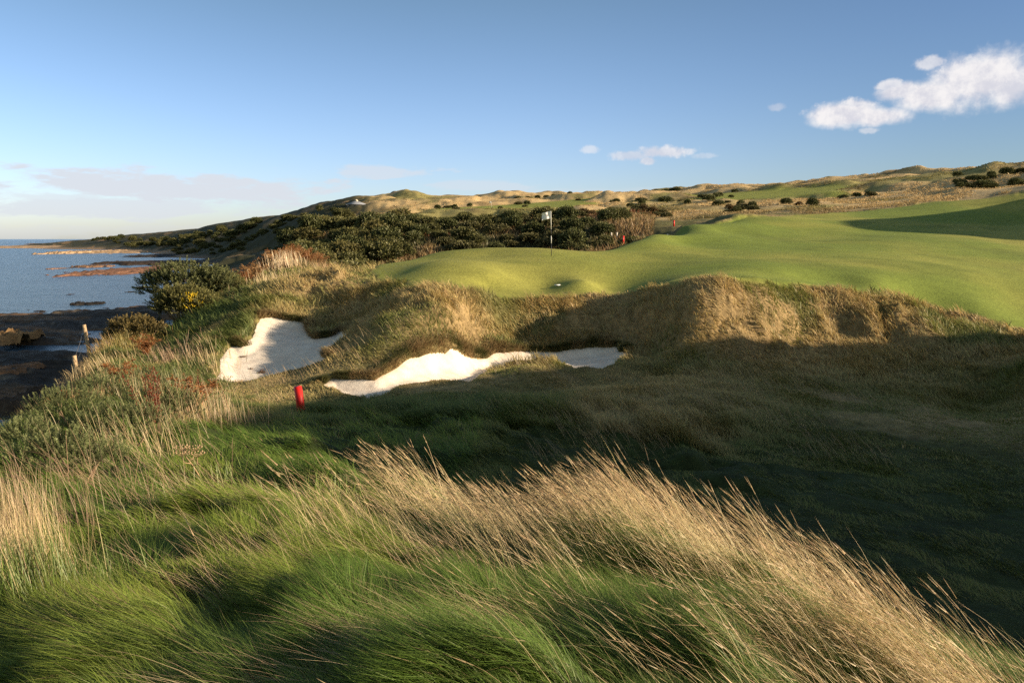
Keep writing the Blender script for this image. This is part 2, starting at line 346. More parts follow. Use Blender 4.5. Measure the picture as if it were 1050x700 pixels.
nth, nr = len(TH), len(LR)
idx_th = np.concatenate([TH, [TH[0]+2*math.pi]])
def ground(x, y):
    x = np.asarray(x, float); y = np.asarray(y, float)
    th = np.arctan2(x, y); th = np.where(th < TH[0], th+2*math.pi, th)
    lr = np.clip(np.log(np.maximum(np.hypot(x, y), .61)), LR[0], LR[-1]-1e-6)
    ft = np.interp(th, idx_th, np.arange(nth+1)); fl = np.interp(lr, LR, np.arange(nr))
    i = np.floor(ft).astype(int); j = np.minimum(np.floor(fl).astype(int), nr-2); u = ft-i; v = fl-j
    i = i % nth; i2 = (i+1) % nth
    def g(F): return (F[i, j]*(1-u)+F[i2, j]*u)*(1-v)+(F[i, j+1]*(1-u)+F[i2, j+1]*u)*v
    return g
def gz(x, y): return ground(x, y)(hz)

# colours (albedo)
def col(a): return np.array(a)[None, None, :]
def lerp(a, b, t): return a*(1-t[..., None])+b*t[..., None]
n1 = fbm(GX, GY, 1/3.0, 4, 51)*.5+.5; n2 = fbm(GX, GY, 1/14, 4, 52)*.5+.5; n3 = fbm(GX, GY, 1/45, 5, 53)*.5+.5
TAN, OLIVE, GREEN, BROWN = (.34, .25, .125), (.13, .125, .045), (.065, .10, .028), (.15, .095, .05)
COL = np.zeros(GX.shape+(3,))+col(OLIVE)
COL = lerp(COL, col(TAN), sst(n1, .42, .62)*.7)
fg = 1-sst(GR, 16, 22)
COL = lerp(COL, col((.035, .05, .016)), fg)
bk = sst(fair_sd, -7, -2)*sst(GR, 18, 24)*(1-sst(GR, 48, 60))
COL = lerp(COL, lerp(col((.27, .195, .095))+0*COL, col((.13, .12, .045)), sst(n1, .45, .62)), bk)
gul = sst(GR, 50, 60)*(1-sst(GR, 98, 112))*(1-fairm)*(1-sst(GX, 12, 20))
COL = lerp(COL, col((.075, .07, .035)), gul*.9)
dn = sst(GR, 96, 120)*(1-gul)
dcol = lerp(col((.52, .38, .19))+0*COL, col((.19, .19, .06)), sst(n3+.3*(n2-.5), .50, .62)*.8)
dcol = lerp(dcol, col((.17, .12, .06)), sst(n2, .62, .74)*.6)
COL = lerp(COL, dcol, dn)
head = sst(-(GX/np.maximum(GY, 1)), .155, .20)*sst(GR, 130, 200)*(GY > 0)
COL = lerp(COL, lerp(col((.055, .055, .028))+0*COL, col((.26, .17, .085)), sst(n2, .6, .75)), head)
fgn = lerp(col((.165, .215, .038))+0*COL, col((.275, .275, .062)), sst(n2, .35, .65))
fgn = lerp(fgn, col((.12, .155, .03)), sst(n1, .5, .75)*.5)
COL = lerp(COL, fgn, fairm)
for pg in FARG:
    m_ = (GR > 110) & (GR < 380); s_ = np.full(GX.shape, -99.0); s_[m_] = sdist(GX[m_], GY[m_], pg)
    COL = lerp(COL, col((.25, .27, .055)), sst(s_+fbm(GX, GY, 1/9, 3, 71)*6, -3, 1))
px_, py_ = P(567, 211, 255)[:2]
fb = sst(1-np.hypot((GX-px_)/3.2, (GY-py_)/6), 0, .3)
COL = lerp(COL, col((.75, .68, .58)), fb)
bch = lerp(col((.045, .034, .024))+0*COL, col((.14, .085, .045)), sst(fbm(GX, GY, 1/6, 4, 60), .05, .35))
bch = lerp(bch, col((.17, .14, .10)), sst(fbm(GX, GY, 1/2.2, 3, 61), .35, .6)*.6)
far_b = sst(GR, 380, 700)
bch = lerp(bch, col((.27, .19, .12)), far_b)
COL = lerp(COL, bch, beach)

# ------------------------------------------------------------------ mesh builders and tags
def mesh_np(name, V, F, mat, parent=None, cols=None, smooth=False, mats=None):
    """V (n,3), F (m,3) or (m,4)"""
    me = bpy.data.meshes.new(name)
    V = np.ascontiguousarray(V, np.float32); F = np.ascontiguousarray(F, np.int32)
    me.vertices.add(len(V)); me.vertices.foreach_set('co', V.ravel())
    k = F.shape[1]
    me.loops.add(F.size); me.loops.foreach_set('vertex_index', F.ravel())
    me.polygons.add(len(F)); me.polygons.foreach_set('loop_start', np.arange(0, F.size, k, dtype=np.int32))
    me.polygons.foreach_set('loop_total', np.full(len(F), k, np.int32))
    if smooth: me.polygons.foreach_set('use_smooth', np.ones(len(F), bool))
    me.update(calc_edges=True)
    if cols is not None:
        a = me.color_attributes.new('col', 'FLOAT_COLOR', 'POINT')
        a.data.foreach_set('color', np.ascontiguousarray(np.c_[cols, np.ones(len(cols))], np.float32).ravel())
    me.materials.append(mat)
    o = bpy.data.objects.new(name, me); C.objects.link(o); o.parent = parent
    return o
def tag(o, label=None, cat=None, group=None, kind=None):
    if label: o['label'] = label
    if cat: o['category'] = cat
    if group: o['group'] = group
    if kind: o['kind'] = kind
    return o
def empty(name, loc, rz=0):
    o = bpy.data.objects.new(name, None); C.objects.link(o); o.location = loc; o.rotation_euler = (0, 0, rz)
    o.empty_display_size = .2
    return o
def copy_tree(o, parent=None):
    c = o.copy(); C.objects.link(c); c.parent = parent
    for ch in list(o.children): copy_tree(ch, c)
    return c

def mat_new(name):
    m = bpy.data.materials.new(name); m.use_nodes = True; T = NT(m.node_tree); T.n.clear()
    out = T.new('ShaderNodeOutputMaterial'); return m, T, out
def mat_attr_ground(name, var=.5, bump=.4, scale=3.0, rough=.95, sheen=0):
    m, T, out = mat_new(name)
    at = T.new('ShaderNodeAttribute', attribute_name='col')
    geo = T.new('ShaderNodeNewGeometry')
    a = T.noise(geo.outputs['Position'], scale, 8, .68); b = T.noise(geo.outputs['Position'], scale*.13, 5, .6)
    f = T.m('ADD', T.m('MULTIPLY', a, .7), T.m('MULTIPLY', b, .3))
    k = T.ss(f, .32, .68, 1-var, 1+var)
    c = T.mix(1.0, at.outputs['Color'], T.new('ShaderNodeCombineColor').outputs[0], 'MULTIPLY')
    cc = T.n[-1]
    comb = [n for n in T.n if n.bl_idname == 'ShaderNodeCombineColor'][0]
    for i in range(3): T.l.new(k, comb.inputs[i])
    p = T.new('ShaderNodeBsdfPrincipled'); T.l.new(c, p.inputs['Base Color']); p.inputs['Roughness'].default_value = rough
    p.inputs['Specular IOR Level'].default_value = .15
    bn = T.new('ShaderNodeBump'); bn.inputs['Strength'].default_value = bump; bn.inputs['Distance'].default_value = .25
    T.l.new(a, bn.inputs['Height']); T.l.new(bn.outputs[0], p.inputs['Normal'])
    T.l.new(p.outputs[0], out.inputs[0])
    return m
def mat_blade(name, transl=.35, gloss=.06):
    m, T, out = mat_new(name)
    at = T.new('ShaderNodeAttribute', attribute_name='col')
    d = T.new('ShaderNodeBsdfDiffuse'); t = T.new('ShaderNodeBsdfTranslucent'); g = T.new('ShaderNodeBsdfGlossy'); g.inputs['Roughness'].default_value = .5
    g.inputs[0].default_value = (.6, .6, .55, 1)
    T.l.new(at.outputs['Color'], d.inputs[0]); T.l.new(at.outputs['Color'], t.inputs[0])
    x = T.new('ShaderNodeMixShader'); x.inputs[0].default_value = transl; T.l.new(d.outputs[0], x.inputs[1]); T.l.new(t.outputs[0], x.inputs[2])
    y = T.new('ShaderNodeMixShader'); y.inputs[0].default_value = gloss; T.l.new(x.outputs[0], y.inputs[1]); T.l.new(g.outputs[0], y.inputs[2])
    T.l.new(y.outputs[0], out.inputs[0])
    return m
def mat_plain(name, c, rough=.7, var=.25, scale=8, bump=0, spec=.3, metal=0):
    m, T, out = mat_new(name)
    tcn = T.new('ShaderNodeTexCoord')
    a = T.noise(tcn.outputs['Object'], scale, 5, .6)
    lo = tuple(v*(1-var) for v in c)+(1,); hi = tuple(min(1, v*(1+var)) for v in c)+(1,)
    cc = T.mix(T.ss(a, .3, .7), lo, hi)
    p = T.new('ShaderNodeBsdfPrincipled'); T.l.new(cc, p.inputs['Base Color']); p.inputs['Roughness'].default_value = rough
    p.inputs['Specular IOR Level'].default_value = spec; p.inputs['Metallic'].default_value = metal
    if bump:
        bn = T.new('ShaderNodeBump'); bn.inputs['Strength'].default_value = bump; bn.inputs['Distance'].default_value = .02
        T.l.new(a, bn.inputs['Height']); T.l.new(bn.outputs[0], p.inputs['Normal'])
    T.l.new(p.outputs[0], out.inputs[0]); return m

M_ground = mat_attr_ground('turf', .45, .5, 3.0)
M_blade = mat_blade('grass_blade'); M_leaf = mat_blade('gorse_leaf', .15, .04)

# sand: rippled, raked, pale pinkish
M_sand, T, out = mat_new('sand')
geo = T.new('ShaderNodeNewGeometry')
a = T.noise(geo.outputs['Position'], 2.2, 6, .6); b = T.noise(geo.outputs['Position'], 22, 4, .7)
cc = T.mix(T.ss(a, .3, .7), (.66, .57, .48, 1), (.80, .72, .62, 1)); cc = T.mix(T.ss(b, .62, .75, 0, .35), cc, (.50, .42, .34, 1))
p = T.new('ShaderNodeBsdfPrincipled'); T.l.new(cc, p.inputs['Base Color']); p.inputs['Roughness'].default_value = .95; p.inputs['Specular IOR Level'].default_value = .1
bn = T.new('ShaderNodeBump'); bn.inputs['Strength'].default_value = .55; bn.inputs['Distance'].default_value = .05
T.l.new(T.m('ADD', a, T.m('MULTIPLY', b, .5)), bn.inputs['Height']); T.l.new(bn.outputs[0], p.inputs['Normal']); T.l.new(p.outputs[0], out.inputs[0])

# ------------------------------------------------------------------ the ground, split by surface
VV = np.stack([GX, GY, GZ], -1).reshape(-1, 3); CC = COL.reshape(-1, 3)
vid = np.arange(nth*nr).reshape(nth, nr)
i2 = np.concatenate([vid[1:], vid[:1]])
F = np.stack([vid[:, :-1], vid[:, 1:], i2[:, 1:], i2[:, :-1]], -1).reshape(-1, 4)
def fmean(A):
    A = A.ravel(); return A[F].mean(1)
fb1, fb2, ffair, fbe = fmean(b1_sd), fmean(b2_sd), fmean(fairm), fmean(beach)
zone = np.zeros(len(F), int)
zone[ffair > .5] = 1; zone[fbe > .5] = 2; zone[fb1 > 0] = 3; zone[fb2 > 0] = 4
def surf(z, name, mat, label, cat, cols=True):
    f = F[zone == z]; u, inv = np.unique(f, return_inverse=True)
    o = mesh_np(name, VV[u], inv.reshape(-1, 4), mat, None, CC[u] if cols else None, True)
    tag(o, label, cat, kind='structure'); return o
cen = len(VV)
o = surf(0, 'rough_ground', M_ground, 'rolling dune ground under rough grass round the green and hollow', 'ground')
surf(1, 'fairway', mat_attr_ground('fairway_turf', .24, .22, 9), 'smooth mown fairway and putting green on the raised plateau', 'fairway')
surf(2, 'beach', mat_attr_ground('beach_rock', .6, .9, 1.3, .8), 'dark weedy rock beach below the grassy cliff', 'beach')
surf(3, 'bunker_sand', M_sand, 'pale sand of the left bunker with a sunlit left corner', 'sand bunker', False)
surf(4, 'bunker_sand', M_sand, 'pale sand of the long right bunker winding behind a grassy mound', 'sand bunker', False)
# cap under the camera
cv = np.stack([np.sin(TH)*.62, np.cos(TH)*.62, hz[:, 0]+.002], -1); cv = np.vstack([cv, [[0, 0, -1.72]]])
cf = np.stack([np.arange(nth), (np.arange(nth)+1) % nth, np.full(nth, nth)], -1)
tag(mesh_np('ground', cv, cf, M_ground, None, np.tile((.035, .05, .016), (nth+1, 1)), True), 'patch of ground under the standing place', 'ground', kind='structure')

# sea
M_sea, T, out = mat_new('sea')
geo = T.new('ShaderNodeNewGeometry')
mpn = T.new('ShaderNodeMapping'); mpn.inputs['Scale'].default_value = (1, 2.2, 1); mpn.inputs['Rotation'].default_value = (0, 0, .5); T.l.new(geo.outputs['Position'], mpn.inputs[0])
a = T.noise(mpn.outputs[0], .35, 7, .62); b = T.noise(mpn.outputs[0], .035, 4, .6)
p = T.new('ShaderNodeBsdfPrincipled')
T.l.new(T.mix(T.ss(b, .35, .65), (.020, .055, .095, 1), (.035, .08, .13, 1)), p.inputs['Base Color'])
p.inputs['Roughness'].default_value = .22; p.inputs['IOR'].default_value = 1.33
bn = T.new('ShaderNodeBump'); bn.inputs['Strength'].default_value = 1.0; bn.inputs['Distance'].default_value = 1.1
T.l.new(T.m('ADD', a, T.m('MULTIPLY', b, 1.2)), bn.inputs['Height']); T.l.new(bn.outputs[0], p.inputs['Normal']); T.l.new(p.outputs[0], out.inputs[0])
rr = np.array([0.0]+list(np.geomspace(40, 60000, 40))); tt = np.linspace(0, 2*math.pi, 97)[:-1]
sv = np.stack([np.sin(tt)[None]*rr[:, None], np.cos(tt)[None]*rr[:, None], np.full((len(rr), 96), SEA)], -1).reshape(-1, 3)
si = np.arange(len(rr)*96).reshape(len(rr), 96); sj = np.roll(si, -1, 1)
sf = np.stack([si[:-1], sj[:-1], sj[1:], si[1:]], -1).reshape(-1, 4)[96:]
tag(mesh_np('sea', sv, sf, M_sea, None, None, True), 'rippled blue sea reaching to the horizon', 'sea', kind='structure')

# ------------------------------------------------------------------ grass blades
def blades(x, y, length, width, azim, p0, p1, croot, ctip, segs=2, zoff=-.02):
    """one curved ribbon per root; returns V, F, colours"""
    n = len(x); z = gz(x, y)+zoff
    pos = np.stack([x, y, z], -1)
    wa = azim+math.pi/2+RNG.uniform(-.9, .9, n)
    wv = np.stack([np.cos(wa), np.sin(wa), RNG.uniform(-.3, .3, n)], -1)*(width*.5)[:, None]
    ring = []; cols = []
    cur = pos
    for k in range(segs+1):
        t = k/segs
        if k == segs: ring.append(cur[:, None]); 
        else:
            w = wv*(1-.55*t) if k else wv*.8
            ring.append(np.stack([cur-w, cur+w], 1))
        c = croot*(1-t)+ctip*t
        cols.append(np.repeat(c[:, None], ring[-1].shape[1], 1))
        ph = p0+(p1-p0)*(k+.5)/segs
        cur = cur+(length/segs)[:, None]*np.stack([np.cos(azim)*np.sin(ph), np.sin(azim)*np.sin(ph), np.cos(ph)], -1)
    V = np.concatenate(ring, 1); c = np.concatenate(cols, 1); m = V.shape[1]
    tri = []
    for k in range(segs-1): tri += [(2*k, 2*k+1, 2*k+3), (2*k, 2*k+3, 2*k+2)]
    k = segs-1; tri.append((2*k, 2*k+1, 2*k+2))
    Fq = np.array(tri)[None]+(np.arange(n)*m)[:, None, None]
    return V.reshape(-1, 3), Fq.reshape(-1, 3), c.reshape(-1, 3)
def join(parts):
    V, F_, c, off = [], [], [], 0
    for v, f, cc in parts:
        V.append(v); F_.append(f+off); c.append(cc); off += len(v)
    return np.concatenate(V), np.concatenate(F_), np.concatenate(c)
def scatter(n, r0, r1, t0, t1, power=0):
    """random points in a sector; power 0 = even in (angle, log r)"""
    th = RNG.uniform(R(t0), R(t1), n); u = RNG.random(n)
    r = np.exp(math.log(r0)+(math.log(r1)-math.log(r0))*u) if power == 0 else (r0**power+(r1**power-r0**power)*u)**(1/power)
    return np.sin(th)*r, np.cos(th)*r
def masks(x, y):
    g = ground(x, y)
    return g(fairm), g(bun), g(beach), g(fair_sd)
def jit(n, a, b): return RNG.uniform(a, b, n)
def shadecol(base, n, v=.25):
    k = RNG.uniform(1-v, 1+v, n)[:, None]
    return np.array(base)[None]*k*RNG.uniform(.92, 1.08, (n, 3))
def mixc(a, b, t): return a*(1-t[:, None])+b*t[:, None]
WIND = math.atan2(.35, -.94)     # blows to the left and a little away

# crest factor: how near a point is to the crest of the foreground ridge
CREST = np.array([P(px, py, d)[:2] for px, py, d in [(410, 500, 8.7), (440, 505, 8.3), (550, 527, 7.3), (640, 545, 6.8), (720, 562, 6.3), (800, 590, 5.6), (900, 632, 4.9), (1000, 690, 4.25), (1060, 740, 3.9), (1150, 900, 2.9)]])
def crest_d(x, y):
    """signed distance: positive on the camera's side"""
    d = np.full(x.shape, 1e9); sg = np.ones(x.shape)
    for i in range(len(CREST)-1):
        (x1, y1), (x2, y2) = CREST[i], CREST[i+1]; dx, dy = x2-x1, y2-y1; L = dx*dx+dy*dy
        t = np.clip(((x-x1)*dx+(y-y1)*dy)/L, 0, 1); q = np.hypot(x-x1-t*dx, y-y1-t*dy)
        s = np.where((dx*(y-y1)-dy*(x-x1)) > 0, -1, 1)
        sg = np.where(q < d, s, sg); d = np.minimum(d, q)
    return d*sg

def make_green(n):
    x, y = scatter(n, 2.0, 18, -39, 39)
    f, b, be, sd = masks(x, y); cd = crest_d(x, y)
    keep = (f < .5) & (b < -.1) & (be < .3); x, y, cd = x[keep], y[keep], cd[keep]; n = len(x); r = np.hypot(x, y)
    cl = fbm(x, y, 1/.55, 3, 90)*.5+.5                     # tufts
    cl2 = fbm(x, y, 1/1.9, 3, 91)*.5+.5
    dirn = WIND+fbm(x, y, 1/.8, 3, 92)*1.9
    L = (.10+.28*sst(cl, .3, .7))*jit(n, .7, 1.25)*(1-.65*sst(-cd, .3, 2.0)*(x > 0))
    Wd = np.maximum(.0035, r*.00075)*jit(n, .8, 1.4)
    green = shadecol((.115, .19, .028), n, .35); lime = shadecol((.23, .29, .045), n, .35); straw = shadecol((.30, .24, .12), n)
    c = mixc(green, lime, sst(cl2, .45, .62)*.8)
    isst = (RNG.random(n) < .06+.12*sst(cl2, .6, .8)); c[isst] = straw[isst]
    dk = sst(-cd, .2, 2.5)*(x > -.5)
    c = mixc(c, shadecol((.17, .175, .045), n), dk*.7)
    p1 = jit(n, 1.1, 1.65); p0 = jit(n, .35, .9)
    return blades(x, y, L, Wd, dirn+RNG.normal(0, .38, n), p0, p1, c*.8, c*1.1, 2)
gv = join([make_green(430000)])
tag(mesh_np('foreground_grass', *gv[:2], M_blade, None, gv[2]), 'long green windswept grass covering the near slope', 'grass', kind='stuff')

def make_stalks(n):
    parts = []
    # placed mostly along the crest, in tufts
    s = RNG.random(n)**.72*(len(CREST)-1.001); i = s.astype(int); u = s-i
    base = CREST[i]*(1-u)[:, None]+CREST[i+1]*u[:, None]
    off = RNG.gamma(1.3, .7, n)-.2
    wq = (i/8.0)[:, None]; nrm = np.array((-.15, -.98))*(1-wq)+np.array((-.72, -.68))*wq; base = base+off[:, None]*nrm+RNG.normal(0, .12, (n, 2))
    x, y = base[:, 0], base[:, 1]
    cl = fbm(x, y, 1/.42, 3, 95)
    keep = ((cl > .04) | (RNG.random(n) < .08)) & (np.hypot(x, y) > 1.9)
    x, y = x[keep], y[keep]; n = len(x)
    dirn = WIND+.12+fbm(x, y, 1/1.1, 2, 96)*.7+RNG.normal(0, .26, n)
    L = jit(n, .42, .88)*(1-.25*sst(-crest_d(x, y), 0, .8))
    c = mixc(shadecol((.74, .59, .31), n, .35), shadecol((.62, .46, .27), n, .3), RNG.random(n))
    r = np.hypot(x, y)
    w = np.maximum(.0019, r*.00052)*jit(n, .7, 1.4)
    p0 = jit(n, .25, .65); p1 = p0+jit(n, .35, .85)
    parts.append(blades(x, y, L, w, dirn, p0, p1, mixc(c, shadecol((.16, .19, .05), n), np.full(n, .35)), c, 4))
    # seed heads
    k = RNG.random(n) < .65; ph = p1[k]; az_ = dirn[k]
    z = gz(x[k], y[k])-.02; cur = np.stack([x[k], y[k], z], -1)
    for q in range(4):
        p_ = p0[k]+(p1[k]-p0[k])*(q+.5)/4
        st = (L[k]/4)[:, None]*np.stack([np.cos(az_)*np.sin(p_), np.sin(az_)*np.sin(p_), np.cos(p_)], -1)
        cur = cur+st*(1 if q < 3 else .35)
    m = k.sum(); hx = []
    hl = jit(m, .09, .19); hd = np.stack([np.cos(az_)*np.sin(ph), np.sin(az_)*np.sin(ph), np.cos(ph)], -1)
    for q in range(3):
        a0 = RNG.random(m)*6.28; side = np.stack([np.cos(a0), np.sin(a0), jit(m, -.5, .5)], -1)*(w[k]*1.15)[:, None]
        s0 = cur+hd*(hl*q*.25)[:, None]
        V = np.stack([s0-side, s0+side, s0+hd*(hl*.55)[:, None]], 1).reshape(-1, 3)
        hx.append((V, np.arange(m*3).reshape(-1, 3), np.repeat(shadecol((.58, .43, .25), m), 3, 0)))
    parts += hx
    return join(parts)
gv = make_stalks(13500)
tag(mesh_np('dry_grass', *gv[:2], M_blade, None, gv[2]), 'golden dry seed stalks leaning left along the near ridge', 'dry grass', kind='stuff')

def make_loose_stalks():
    """thin straws flattened on the near slope in scattered bundles, and pinkish wisps in the hollow"""
    parts = []
    for px, py, d, cnt, L0, az_o, spread in [(250, 690, 3.6, 50, .5, .2, .1), (230, 620, 4.6, 70, .6, .1, .14), (300, 600, 4.9, 90, .62, -.05, .16), (130, 600, 5.2, 50, .6, .15, .2), (390, 670, 3.8, 110, .6, -.15, .15), (450, 650, 4.1, 120, .6, -.2, .2),
                                             (200, 520, 7.5, 60, .7, 0, .16), (260, 515, 7.6, 60, .6, 0, .16), (360, 560, 5.9, 80, .6, -.1, .15), (330, 590, 5.2, 70, .55, -.1, .16), (180, 560, 6.2, 50, .6, 0, .2), (430, 560, 6.2, 120, .6, -.15, .3), (480, 600, 5.2, 160, .6, -.15, .35),
                                             (560, 640, 4.5, 160, .6, -.2, .35), (330, 700, 3.4, 40, .5, 0, .2), (120, 500, 8.6, 60, .7, .1, .4), (160, 480, 9.6, 80, .8, 0, .4), (330, 520, 7.4, 50, .5, 0, .3), (400, 520, 7.8, 120, .6, 0, .4)]:
        low = py > 625; d = d-(.55 if low else 0); c0 = P(px, py, d); n = int(cnt*(2.0 if low else .7))
        x = c0[0]+RNG.normal(0, spread*d*.14+.05, n); y = c0[1]+RNG.normal(0, .13*d*.3, n)*.6
        az_ = (math.pi+.12 if low else WIND+az_o)+RNG.normal(0, .2, n); c = mixc(shadecol((.72, .57, .34), n), shadecol((.60, .42, .27), n), RNG.random(n))
        p0 = jit(n, .85, 1.2) if low else jit(n, .7, 1.1)
        parts.append(blades(x, y, L0*jit(n, .6, 1.3), np.full(n, max(.0019, d*.00055)), az_, p0, p0+jit(n, .2, .6), c*.8, c, 4))
    n = 13000
    x, y = scatter(n, 9, 26, -18, 30); f, b, be, sd = masks(x, y); cl = fbm(x, y, 1/2.2, 3, 97)
    k = (f < .3) & (b < -.2) & (cl > .05) & (y > 12.5) & ((y > 14) | (x < 1)) & ((x/y > -.16) | (y > 19)); x, y = x[k], y[k]; n = len(x)
    az_ = WIND+fbm(x, y, .4, 2, 98)*.6+RNG.normal(0, .2, n); r = np.hypot(x, y); c = shadecol((.44, .33, .18), n, .3)
    parts.append(blades(x, y, jit(n, .3, .6), r*.0004, az_, jit(n, .2, .6), jit(n, .8, 1.3), c*.8, c, 3))
    return join(parts)
gv = make_loose_stalks()
tag(mesh_np('dry_straw', *gv[:2], M_blade, None, gv[2]), 'loose pale straws flattened across the green grass and hollow', 'dry grass', kind='stuff')

def make_rough(n, r0, r1, Lr, wk, seed):
    x, y = scatter(n, r0, r1, -37, 37)
    f, b, be, sd = masks(x, y); r = np.hypot(x, y)
    keep = (f < .4) & (b < -.02) & (be < .4)
    x, y, sd, r = x[keep], y[keep], sd[keep], r[keep]; n = len(x)
    cl = fbm(x, y, 1/1.1, 3, seed)*.5+.5; cl2 = fbm(x, y, 1/3.2, 3, seed+1)*.5+.5
    z = gz(x, y)
    # mown-looking dark hollow on the right: shorter and greener
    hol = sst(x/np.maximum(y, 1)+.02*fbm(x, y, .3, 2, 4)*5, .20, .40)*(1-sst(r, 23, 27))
    bank = sst(sd, -5, -2)*sst(r, 22, 26)*(1-sst(r, 44, 50))
    L = Lr*(.55+.75*sst(cl, .3, .7))*jit(n, .6, 1.4)*(1-.78*hol)*(1-.72*np.exp(-((x+2.5)/8.5)**4-((y-22.3)/4.0)**4))
    tan_ = shadecol((.50, .38, .165), n, .4); ol = shadecol((.27, .25, .08), n, .4); gr = shadecol((.17, .20, .045), n)
    t = np.clip(sst(cl2, .36, .60)*.75+bank*.35+RNG.normal(0, .15, n), 0, 1)
    c = mixc(ol, tan_, t)
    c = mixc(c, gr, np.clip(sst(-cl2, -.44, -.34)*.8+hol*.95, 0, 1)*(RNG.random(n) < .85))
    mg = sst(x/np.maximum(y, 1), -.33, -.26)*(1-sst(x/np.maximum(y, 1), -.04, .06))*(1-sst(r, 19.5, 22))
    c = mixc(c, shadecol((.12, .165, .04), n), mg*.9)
    # greener lip left of the bunker
    lft = sst(-x/np.maximum(y, 1), .28, .34)*(1-sst(r, 36, 44))
    c = mixc(c, shadecol((.11, .16, .035), n), lft*sst(cl, .35, .55)*.9)
    az_ = WIND+fbm(x, y, .9, 2, 3)*2.2+RNG.normal(0, .8, n)
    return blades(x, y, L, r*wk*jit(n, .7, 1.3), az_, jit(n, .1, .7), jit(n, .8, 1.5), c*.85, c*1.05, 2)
gv = join([make_rough(360000, 15, 34, .30, .00085, 110), make_rough(120000, 33, 62, .34, .0010, 120)])
tag(mesh_np('rough_grass', *gv[:2], M_blade, None, gv[2]), 'tan and olive rough grass on the banks and hollow round the bunkers', 'rough grass', kind='stuff')
def make_dune(n):
    x, y = scatter(n, 95, 460, -14, 37)
    f, b, be, sd = masks(x, y); g = ground(x, y); c = np.stack([g(COL[..., k]) for k in range(3)], -1)
    lum = c.sum(-1); cl = fbm(x, y, 1/6, 3, 130)
    keep = (f < .3) & (be < .3) & ((cl > 0)) & (g(fb) < .1) & ~((c[:, 1] > c[:, 0]) & (c[:, 1] > .2))
    x, y, c = x[keep], y[keep], c[keep]; n = len(x); r = np.hypot(x, y)
    c = c*RNG.uniform(.7, 1.25, n)[:, None]
    return blades(x, y, jit(n, .2, .5), r*.0013, jit(n, 0, 6.28), jit(n, .3, .8), jit(n, .9, 1.4), c, c, 2)
def make_gully(n):
    x, y = scatter(n, 48, 122, -20, 10)
    f, b, be, sd = masks(x, y); k = (f < .2) & (be < .3); x, y = x[k], y[k]; n = len(x); r = np.hypot(x, y)
    cl = fbm(x, y, 1/4, 3, 140)*.5+.5; cl2 = fbm(x, y, 1/9, 3, 141)*.5+.5
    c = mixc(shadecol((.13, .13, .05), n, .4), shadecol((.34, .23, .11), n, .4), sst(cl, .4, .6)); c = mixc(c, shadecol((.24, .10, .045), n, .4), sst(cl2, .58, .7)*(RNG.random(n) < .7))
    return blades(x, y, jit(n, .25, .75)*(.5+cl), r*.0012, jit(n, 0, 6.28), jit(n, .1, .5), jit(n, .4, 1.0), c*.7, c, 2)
gv = make_gully(90000)
tag(mesh_np('gully_scrub', *gv[:2], M_blade, None, gv[2]), 'brown and olive undergrowth covering the gully slopes behind the green', 'undergrowth', kind='stuff')
gv = make_dune(200000)
tag(mesh_np('dune_grass', *gv[:2], M_blade, None, gv[2]), 'pale marram grass over the distant dunes', 'dune grass', kind='stuff')

# ------------------------------------------------------------------ things
M_wood = mat_plain('post_wood', (.42, .30, .18), .85, .35, 14, .4)
M_bark = mat_plain('gorse_stem', (.20, .14, .085), .9, .35, 10, .3)
M_red = mat_plain('red_paint', (.62, .018, .014), .45, .15, 9, .1, .4)
M_white = mat_plain('white_paint', (.78, .78, .76), .4, .06, 5)
M_black = mat_plain('black_paint', (.03, .03, .035), .5, .1, 5)
M_cloth = mat_plain('flag_cloth', (.80, .80, .80), .8, .06, 3)
M_wire = mat_plain('wire', (.22, .21, .20), .5, .1, 5, metal=.6)
M_pale = mat_plain('bleached_post', (.62, .56, .48), .8, .2, 12)
M_slate = mat_plain('slate_roof', (.24, .26, .30), .8, .2, 1)
M_stone = mat_plain('stone_wall', (.42, .36, .30), .9, .25, 1)
M_glass = mat_plain('dark_glass', (.03, .035, .04), .1, .1, 1)
M_stem = mat_plain('dead_stem', (.38, .26, .15), .8, .25, 20)
M_rock = mat_attr_ground('reef_rock', .5, .9, .7, .8)

def tube(path, rad, k=7, cap=True):
    path = np.array(path, float); n = len(path); rad = np.broadcast_to(rad, (n,)); V = []
    for i in range(n):
        t = path[min(i+1, n-1)]-path[max(i-1, 0)]; t = t/(np.linalg.norm(t)+1e-9)
        a = np.cross(t, (0, 1, .1) if abs(t[1]) < .8 else (1, 0, 0)); a /= np.linalg.norm(a); b = np.cross(t, a)
        for j in range(k): V.append(path[i]+rad[i]*(math.cos(6.2832*j/k)*a+math.sin(6.2832*j/k)*b))
    F_ = [(i*k+j, i*k+(j+1) % k, (i+1)*k+(j+1) % k, (i+1)*k+j) for i in range(n-1) for j in range(k)]
    V.append(path[0]); V.append(path[-1])
    if cap:
        F_ += [(len(V)-2, (j+1) % k, j, j) for j in range(0)]
    tr = [(a, b, c) for a, b, c, d in F_]+[(a, c, d) for a, b, c, d in F_]
    tr += [(len(V)-2, (j+1) % k, j) for j in range(k)]+[(len(V)-1, (n-1)*k+j, (n-1)*k+(j+1) % k) for j in range(k)]
    return np.array(V), np.array(tr)
def jn(parts):
    V, F_, off = [], [], 0
    for v, f in parts: V.append(v); F_.append(np.array(f)+off); off += len(v)
    return np.concatenate(V), np.concatenate(F_)
